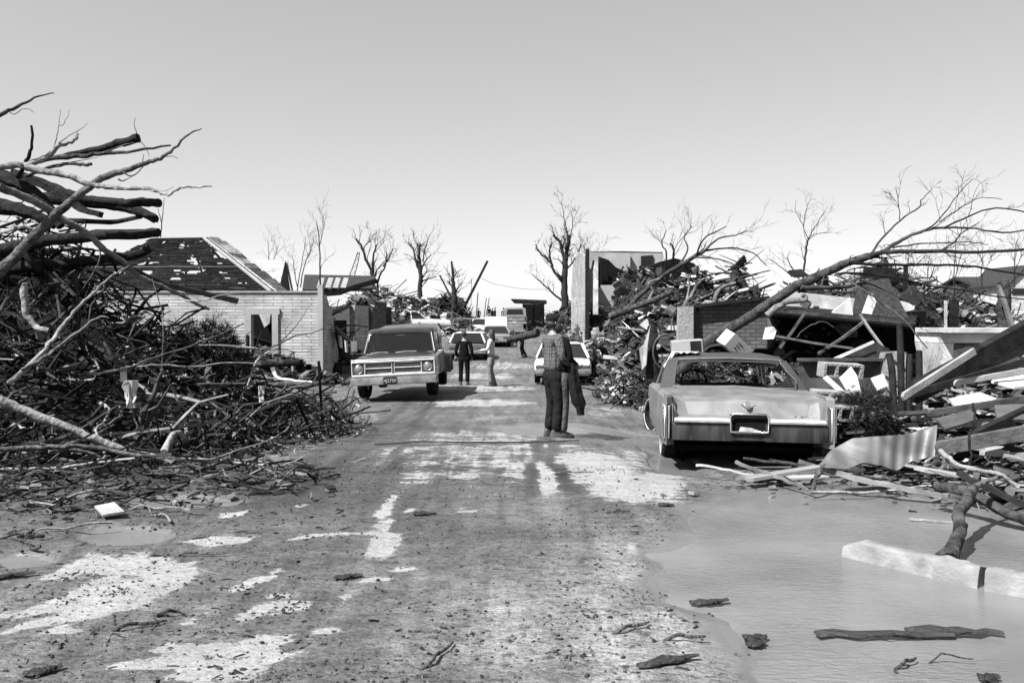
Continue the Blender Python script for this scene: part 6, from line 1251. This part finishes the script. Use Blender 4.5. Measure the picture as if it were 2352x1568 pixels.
# things lying on the sedan's roof
def on_car(x, y, z): return A.matrix_world @ Vector((x, y, z))
bpy.context.view_layer.update(); AM = A.matrix_world.to_quaternion().to_matrix()
bx_ = thing('cardboard_box', 'pale cardboard box lying on its corner on top of the sedan', 'box', on_car(.18, 2.7, 1.56), rot=(R(18), R(38), R(22)))
MB().box((0, 0, 0), (.42, .3, .24)).build('carton', M['card'], bx_, bevel=.006)
MB().box((0, -.03, .123), (.425, .07, .008)).build('tape', M['grey_panel'], bx_)
wr = MB()
for i in range(3): wr.tube(refine([Vector((-.07 + .02 * j, -.153, .05 - .045 * i + (.012 if j % 2 else 0))) for j in range(6 - i)], 2), .005, 4)
wr.build('print', M['ink'], bx_)
rg = MB(); rr_ = []
for j in range(8):
    rr_.append([on_car(-.28 + .62 * i / 11, 2.35 + .5 * j / 7, 1.43 + .16 * math.exp(-((i - 3) / 3.4) ** 2) * (1 - .4 * j / 7) + .014 * math.sin(i * 1.7 + j)) for i in range(12)])
rg.loft([r + [p - Vector((0, 0, .03)) for p in reversed(r)] for r in rr_]); tag(rg.build('carpet', M['vinyl'], smooth=60), 'stiff grey carpet piece humped on the sedan roof', 'carpet')
sb = MB(); sb.box((0, 0, 0), (.46, .3, .24)); so_ = sb.build('suitcase', M['plaster'], bevel=.015); so_.location = on_car(-.52, 2.75, 1.52); so_.rotation_euler = (0, R(-4), R(-6)); tag(so_, 'pale boxy case with dark end standing on the sedan roof', 'case')
MB().box((.12, -.153, .0), (.16, .01, .19)).build('case_label', M['dark_board'], so_); MB().box((.235, 0, .0), (.02, .26, .2)).build('case_end', M['dark_metal'], so_)
ct = MB(); rr_ = []
for j in range(9):
    t = j / 8; rr_.append([on_car(-.86 + .46 * i / 11 + .03 * math.sin(j), 2.1 + .42 * t, (1.43 if i > 3 else 1.43 - (3 - i) * .07) + .035 * abs(math.sin(i * 1.3 + j * .9))) for i in range(12)])
ct.loft([r + [p - Vector((0, 0, .012)) for p in reversed(r)] for r in rr_]); tag(ct.build('white_cloth', M['white_cloth'], smooth=60), 'white cloth draped over the left edge of the sedan roof', 'cloth')
# ------------------------------------------------------------------ the far end of the street
LH = (-10.5, 68, 8.5, 7, 2.6, 61); LI = (-6.6, 88, 2.8, 4, 2.5, 62); LJ = (6.5, 75, 5, 9, 2.2, 63); LK = (17, 45, 12, 8, 1.8, 64); LL = (-9.5, 58, 4, 5, 2.4, 66)
for h, m, n1, n2 in ((LH, 'rub_soil', 1900, 700), (LI, 'soil', 500, 700), (LJ, 'rub_soil', 900, 250), (LK, 'rub_soil', 1300, 700), (LL, 'rub_soil', 1200, 300)):
    mound('debris_heap', *h[:5], m, h[5]); frags('rubble', n1, *h[:5], 'pale_rubble' if h in (LH, LL) else 'rubble', h[5], size=(.12, 1.0), flat=.6, lift=.3); frags('brushwood', n2, *h[:5], 'twig', h[5], size=(.2, .7), flat=.5, lift=.6, kind='stick')
scatter(20, *LH[:5], 61, BOARD, 'broken_board', 'large board sticking out of the far rubble behind the pickup', 'board', 'boards in the far rubble behind the pickup', L=(1.2, 3.4), flat=.5, lift=(0, .4), thick=(1.5, 3.2), face=True)
poly_slab('panel', 'dark roof slab tipped on the far rubble left of the broadside sedan', [(915, 708, 66), (940, 722, 66), (958, 735, 66), (950, 742, 66), (925, 732, 66), (905, 716, 66)], .2, 'grey_panel', 'panel')
poly_slab('panel', 'black tipped roof piece with a white underside on the far rubble', [(912, 700, 70), (944, 693, 70), (962, 712, 70), (975, 736, 70), (950, 732, 70)], .3, 'black', 'panel'); poly_slab('panel', 'white triangular wall piece on the far rubble', [(944, 702, 69), (967, 704, 69), (975, 714, 69), (966, 728, 69)], .2, 'white', 'panel')
poly_slab('panel', 'white peaked board lying on the broadside sedan roof', [(962, 735, 62), (985, 724, 62), (992, 738, 62)], .1, 'white', 'panel')
def fh(name, lab, x0, x1, yt, yb, Y, rm, wm, gable=False):
    h = thing(name, lab, 'house'); zt_, zb_ = P(0, yt, Y).z, P(0, yb, Y).z; a, b = xat(x0, Y), xat(x1, Y); zr = lerp(zb_, zt_, .45)
    MB().box(((a + b) / 2, Y + 2.5, (zr + zb_) / 2 - .3), (b - a - .6, 5, zr - zb_ + .8)).build('wall', M[wm], h)
    pr = [(a, Y - .3, zr), (a, Y + 2.5, zt_), (a, Y + 5.3, zr)]
    if gable: m_ = (a + b) / 2; MB().loft([[(a, y, zr), (m_, y, zt_), (b, y, zr), (b, y, zr - .15), (m_, y, zt_ - .2), (a, y, zr - .15)] for y in (Y - .2, Y + 5.2)]).build('roof', M[rm], h); MB().loft([[(a + .3, y, zr), (m_, y, zt_ - .25), (b - .3, y, zr)] for y in (Y + .01, Y + .1)]).build('gable', M[wm], h)
    else: MB().loft([[(x, p[1], p[2]) for p in pr] + [(x, p[1], p[2] - .2) for p in reversed(pr)] for x in (a, b)]).build('roof', M[rm], h)
    for f in (.3, .7): MB().box((lerp(a, b, f), Y - .02, lerp(zb_, zr, .55)), (.9, .06, (zr - zb_) * .4)).build('window', M['dark_glass'], h)
    return h
fh('house', 'long low grey-roofed house on the skyline behind the broken trees', 962, 1062, 683, 706, 112, 'shingle', 'grey_panel')
fh('house', 'far white gabled house at the right edge behind the fallen tree', 2310, 2400, 608, 690, 62, 'shingle', 'dirty_white', True)
fh('house', 'small dark-roofed far house right of the shingled pieces', 2225, 2298, 632, 668, 70, 'shingle', 'grey_panel')
mound('debris_heap', 27, 52, 8, 5, 2.4, 'rub_soil', 68); frags('rubble', 1100, 27, 52, 8, 5, 2.4, 'pale_rubble', 68, size=(.15, 1.2), flat=.6, lift=.4); frags('brushwood', 500, 27, 52, 8, 5, 2.6, 'twig', 68, size=(.2, .8), flat=.6, lift=.8, kind='stick')
# open shed at the crest
sd_ = thing('shed', 'dark flat-roofed open shed behind the far pickup', 'shed'); sy = 76
MB().slab([P(1174, 689, sy), P(1250, 692, sy), P(1252, 699, sy), P(1182, 697, sy)], 4.5).build('roof', M['dark_board'], sd_)
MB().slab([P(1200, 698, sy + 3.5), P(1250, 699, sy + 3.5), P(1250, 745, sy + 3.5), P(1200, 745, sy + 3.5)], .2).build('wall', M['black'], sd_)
for x in (1203, 1225, 1248):
    pm = MB(); pm.tube([P(x, 696, sy + .3), P(x, 748, sy + .3)], .07, 5); pm.build('post', M['dark_board'], sd_)
# leaning poles and the wire
for a, b, Y, w_, lab in (((1068, 702), (1120, 599), 78, 6, 'thick utility pole leaning to the right against the sky'), ((1046, 690), (1037, 600), 80, 5, 'broken upright pole beside the shattered stump'), ((1040, 690), (1010, 632), 80, 4, 'thin pole leaning left against the shattered stump'), ((1094, 725), (1098, 672), 84, 2.2, 'slim dark post right of the leaning utility pole'), ((1112, 728), (1117, 684), 90, 1.8, 'thin bare post behind the onlookers, left one of two'), ((1116, 728), (1124, 684), 90, 1.8, 'thin bare post behind the onlookers, right one of two'), ((1083, 640), (1082, 700), 84, 1, 'hanging wire-thin rod by the leaning utility pole')):
    limb('utility_pole' if 'pole' in lab and 'thin' not in lab else 'post', lab, [a, ((a[0] + b[0]) / 2, (a[1] + b[1]) / 2), b], Y, Y, w_ * 1.1, w_ * .9, 'dark_board', cat='pole', kinks=0, wob=.04)
wi = MB(); wi.tube(refine([P(1104, 638, 78), P(1130, 650, 76), P(1165, 658, 72), P(1210, 664, 68), P(1262, 664, 62)], 4), .018, 4); tag(wi.build('cable', M['ink']), 'sagging overhead cable from the leaning utility pole to the big bare tree', 'cable')
w2 = MB(); w2.tube(refine([P(200, 613, 20), P(400, 612, 20), P(600, 612, 20)], 3), .006, 4); tag(w2.build('cable', M['dull_chrome']), 'thin pale wire stretched level in front of the skeleton roof', 'cable')
# bare and broken trees
def T(lab, limbs, **k): return big_tree('bare_tree', lab, limbs, trunk_m='far_bark', twm='far_bark', **k)
T('three-stemmed storm-broken tree behind the low wrecked house', [([(855, 668), (856, 640), (852, 615)], 80, 80, 10, 9), ([(852, 618), (840, 595), (832, 570), (818, 548)], 80, 80, 7, 5), ([(856, 620), (858, 590), (866, 562)], 80, 80, 7, 3), ([(866, 675), (870, 640), (884, 612), (888, 580)], 80, 80, 6, 3), ([(880, 612), (895, 590), (902, 570)], 80, 80, 4, 2), ([(840, 595), (836, 570), (850, 550)], 80, 80, 4, 2)], seed=21, twig_n=5, tw=(1, 2.6), rmin=.018, trunk_count=3)
T('lone storm-broken tree with a forked crown left of the leaning poles', [([(964, 698), (964, 660), (966, 625), (962, 600)], 85, 85, 12, 8), ([(964, 625), (955, 595), (950, 575), (938, 556)], 85, 85, 7, 3), ([(965, 615), (963, 580), (965, 560)], 85, 85, 7, 5), ([(967, 620), (978, 600), (990, 585)], 85, 85, 5, 2), ([(972, 600), (975, 575), (982, 552)], 85, 85, 4, 2), ([(968, 648), (985, 640), (1003, 636)], 85, 85, 4, 2)], seed=22, twig_n=5, tw=(1, 2.6), rmin=.018)
T('shattered thick stump with small twigs between the leaning poles', [([(1043, 708), (1044, 680), (1041, 655), (1039, 640)], 80, 80, 15, 7), ([(1043, 680), (1052, 662), (1058, 650)], 80, 80, 4, 2), ([(1042, 665), (1034, 650), (1032, 640)], 80, 80, 3, 1.5)], seed=23, twig_n=6, tw=(.8, 1.8), rmin=.016)
T('biggest bare tree, black and densely twigged, right of the far pickup', [([(1298, 705), (1296, 660), (1297, 620), (1298, 590)], 58, 58, 17, 12), ([(1298, 600), (1292, 575), (1285, 555), (1270, 540)], 58, 58, 9, 5), ([(1298, 592), (1304, 565), (1306, 540)], 58, 58, 11, 8), ([(1295, 650), (1275, 625), (1262, 600), (1240, 580), (1230, 562)], 58, 58, 8, 3), ([(1270, 612), (1262, 580), (1268, 560)], 58, 58, 6, 3), ([(1290, 690), (1265, 668), (1245, 650), (1222, 630)], 58, 58, 6, 2), ([(1306, 545), (1298, 510), (1290, 470)], 58, 58, 3, 1.2), ([(1306, 550), (1315, 520), (1312, 490)], 58, 58, 3, 1.2), ([(1300, 620), (1325, 590), (1335, 560)], 58, 57, 5, 2)], seed=24, twig_n=8, tw=(.5, 1.4), rmin=.014)
T('slim straight sapling rising behind the brick house corner', [([(736, 676), (736, 620), (734, 570), (732, 535), (727, 508)], 42, 42, 5, 1.5), ([(735, 560), (742, 530), (745, 508)], 42, 42, 2, 1)], seed=25, twig_n=4, tw=(.5, 1.4), rmin=.008)
T('fan-shaped thicket of thin bare stems behind the white-roofed house', [([(682, 672), (688, 630), (695, 590), (702, 555)], 60, 60, 3, 1.2), ([(690, 660), (700, 610), (715, 570), (722, 545)], 60, 60, 3, 1.2), ([(684, 660), (676, 620), (672, 585)], 60, 60, 2.6, 1)], seed=26, twig_n=6, tw=(.9, 2.2), rmin=.01)
T('faint small bare tree above the white roof', [([(618, 605), (618, 580), (615, 555)], 75, 75, 2.4, 1), ([(628, 605), (634, 580), (640, 562)], 75, 75, 2, 1)], seed=27, twig_n=5, tw=(.9, 2), rmin=.01)
T('broken-off tree with upright whips on the skyline above the fallen tree', [([(1845, 640), (1848, 600), (1854, 560), (1857, 552)], 36, 36, 5, 4), ([(1857, 552), (1845, 520), (1835, 500), (1825, 478)], 36, 36, 2.4, 1), ([(1845, 520), (1850, 490), (1856, 464)], 36, 36, 2, 1), ([(1857, 552), (1868, 525), (1882, 505), (1896, 484)], 36, 36, 3, 1.2), ([(1858, 550), (1875, 538), (1900, 535)], 36, 36, 2, 1), ([(1835, 640), (1815, 610), (1808, 590)], 36, 36, 4, 1.5), ([(1820, 636), (1790, 610), (1768, 595)], 36, 36, 3, 1.2)], seed=28, twig_n=4, tw=(.4, 1.2), rmin=.007)
for x, yt, yb, sd0, lab in ((2192, 560, 690, 31, 'bare tree behind the fallen boughs, straight above the white cabinet'), (2085, 590, 680, 32, 'short bare tree behind the smaller shingled roof piece'), (2130, 600, 700, 33, 'leaning thin bare tree between two roof pieces and the far dark house'), (2255, 590, 660, 34, 'twiggy bare tree behind the small dark-roofed far house'), (2330, 570, 660, 35, 'bare tree at the far right edge behind the gabled house'), (1340, 560, 700, 36, 'thin bare tree hugging the bright side wall of the roofless house')):
    T(lab, [([(x, yb), (x - 1, lerp(yb, yt, .5)), (x + 2, yt)], 58, 58, 4, 1.2), ([(x, lerp(yb, yt, .35)), (x + 10, lerp(yb, yt, .65)), (x + 16, lerp(yb, yt, .85))], 58, 58, 2.5, 1)], seed=sd0, twig_n=7, tw=(1, 2.6), rmin=.012)
lt = thing('lattice_mast', 'toppled slender lattice mast leaning by the three-stemmed broken tree', 'mast')
for pts in ([(800, 640), (815, 600), (822, 578)], [(812, 640), (822, 605), (826, 580)]):
    m_ = MB(); m_.tube([P(a, b, 74) for a, b in pts], .05, 4); m_.build('mast_leg', M['dark_metal'], lt)
bz = MB(); zz = []
for i in range(9): zz.append(P(lerp(800, 822, i / 8) if i % 2 else lerp(812, 826, i / 8), lerp(640, 579, i / 8), 74))
bz.tube(zz, .03, 4); bz.build('lacing', M['dark_metal'], lt)
# splintered trunks and posts at the right background
limb('stump', 'broad splintered tree stump at the right edge above the slanting beams', [(2312, 760), (2306, 710), (2308, 670), (2302, 645)], 15.5, 15.5, 36, 20, 'bark', cat='stump', n=10, wob=.2)
limb('post', 'pale leaning timber in front of the splintered stump', [(2325, 750), (2306, 690), (2292, 655)], 15.0, 15.2, 14, 10, 'board', cat='post', n=4, kinks=0)
limb('post', 'thick black post standing above the white cabinet', [(2190, 752), (2190, 715), (2192, 688)], 17, 17, 24, 22, 'dark_board', cat='post', n=4, kinks=0)
limb('post', 'white upright frame piece left of the thick black post', [(2172, 752), (2172, 720), (2172, 690)], 17, 17, 7, 7, 'dirty_white', cat='post', n=4, kinks=0)
limb('post', 'dark upright plank remnant by the fallen tree fork', [(2078, 690), (2080, 640), (2080, 608)], 21, 21, 12, 9, 'dark_board', cat='post', n=4)
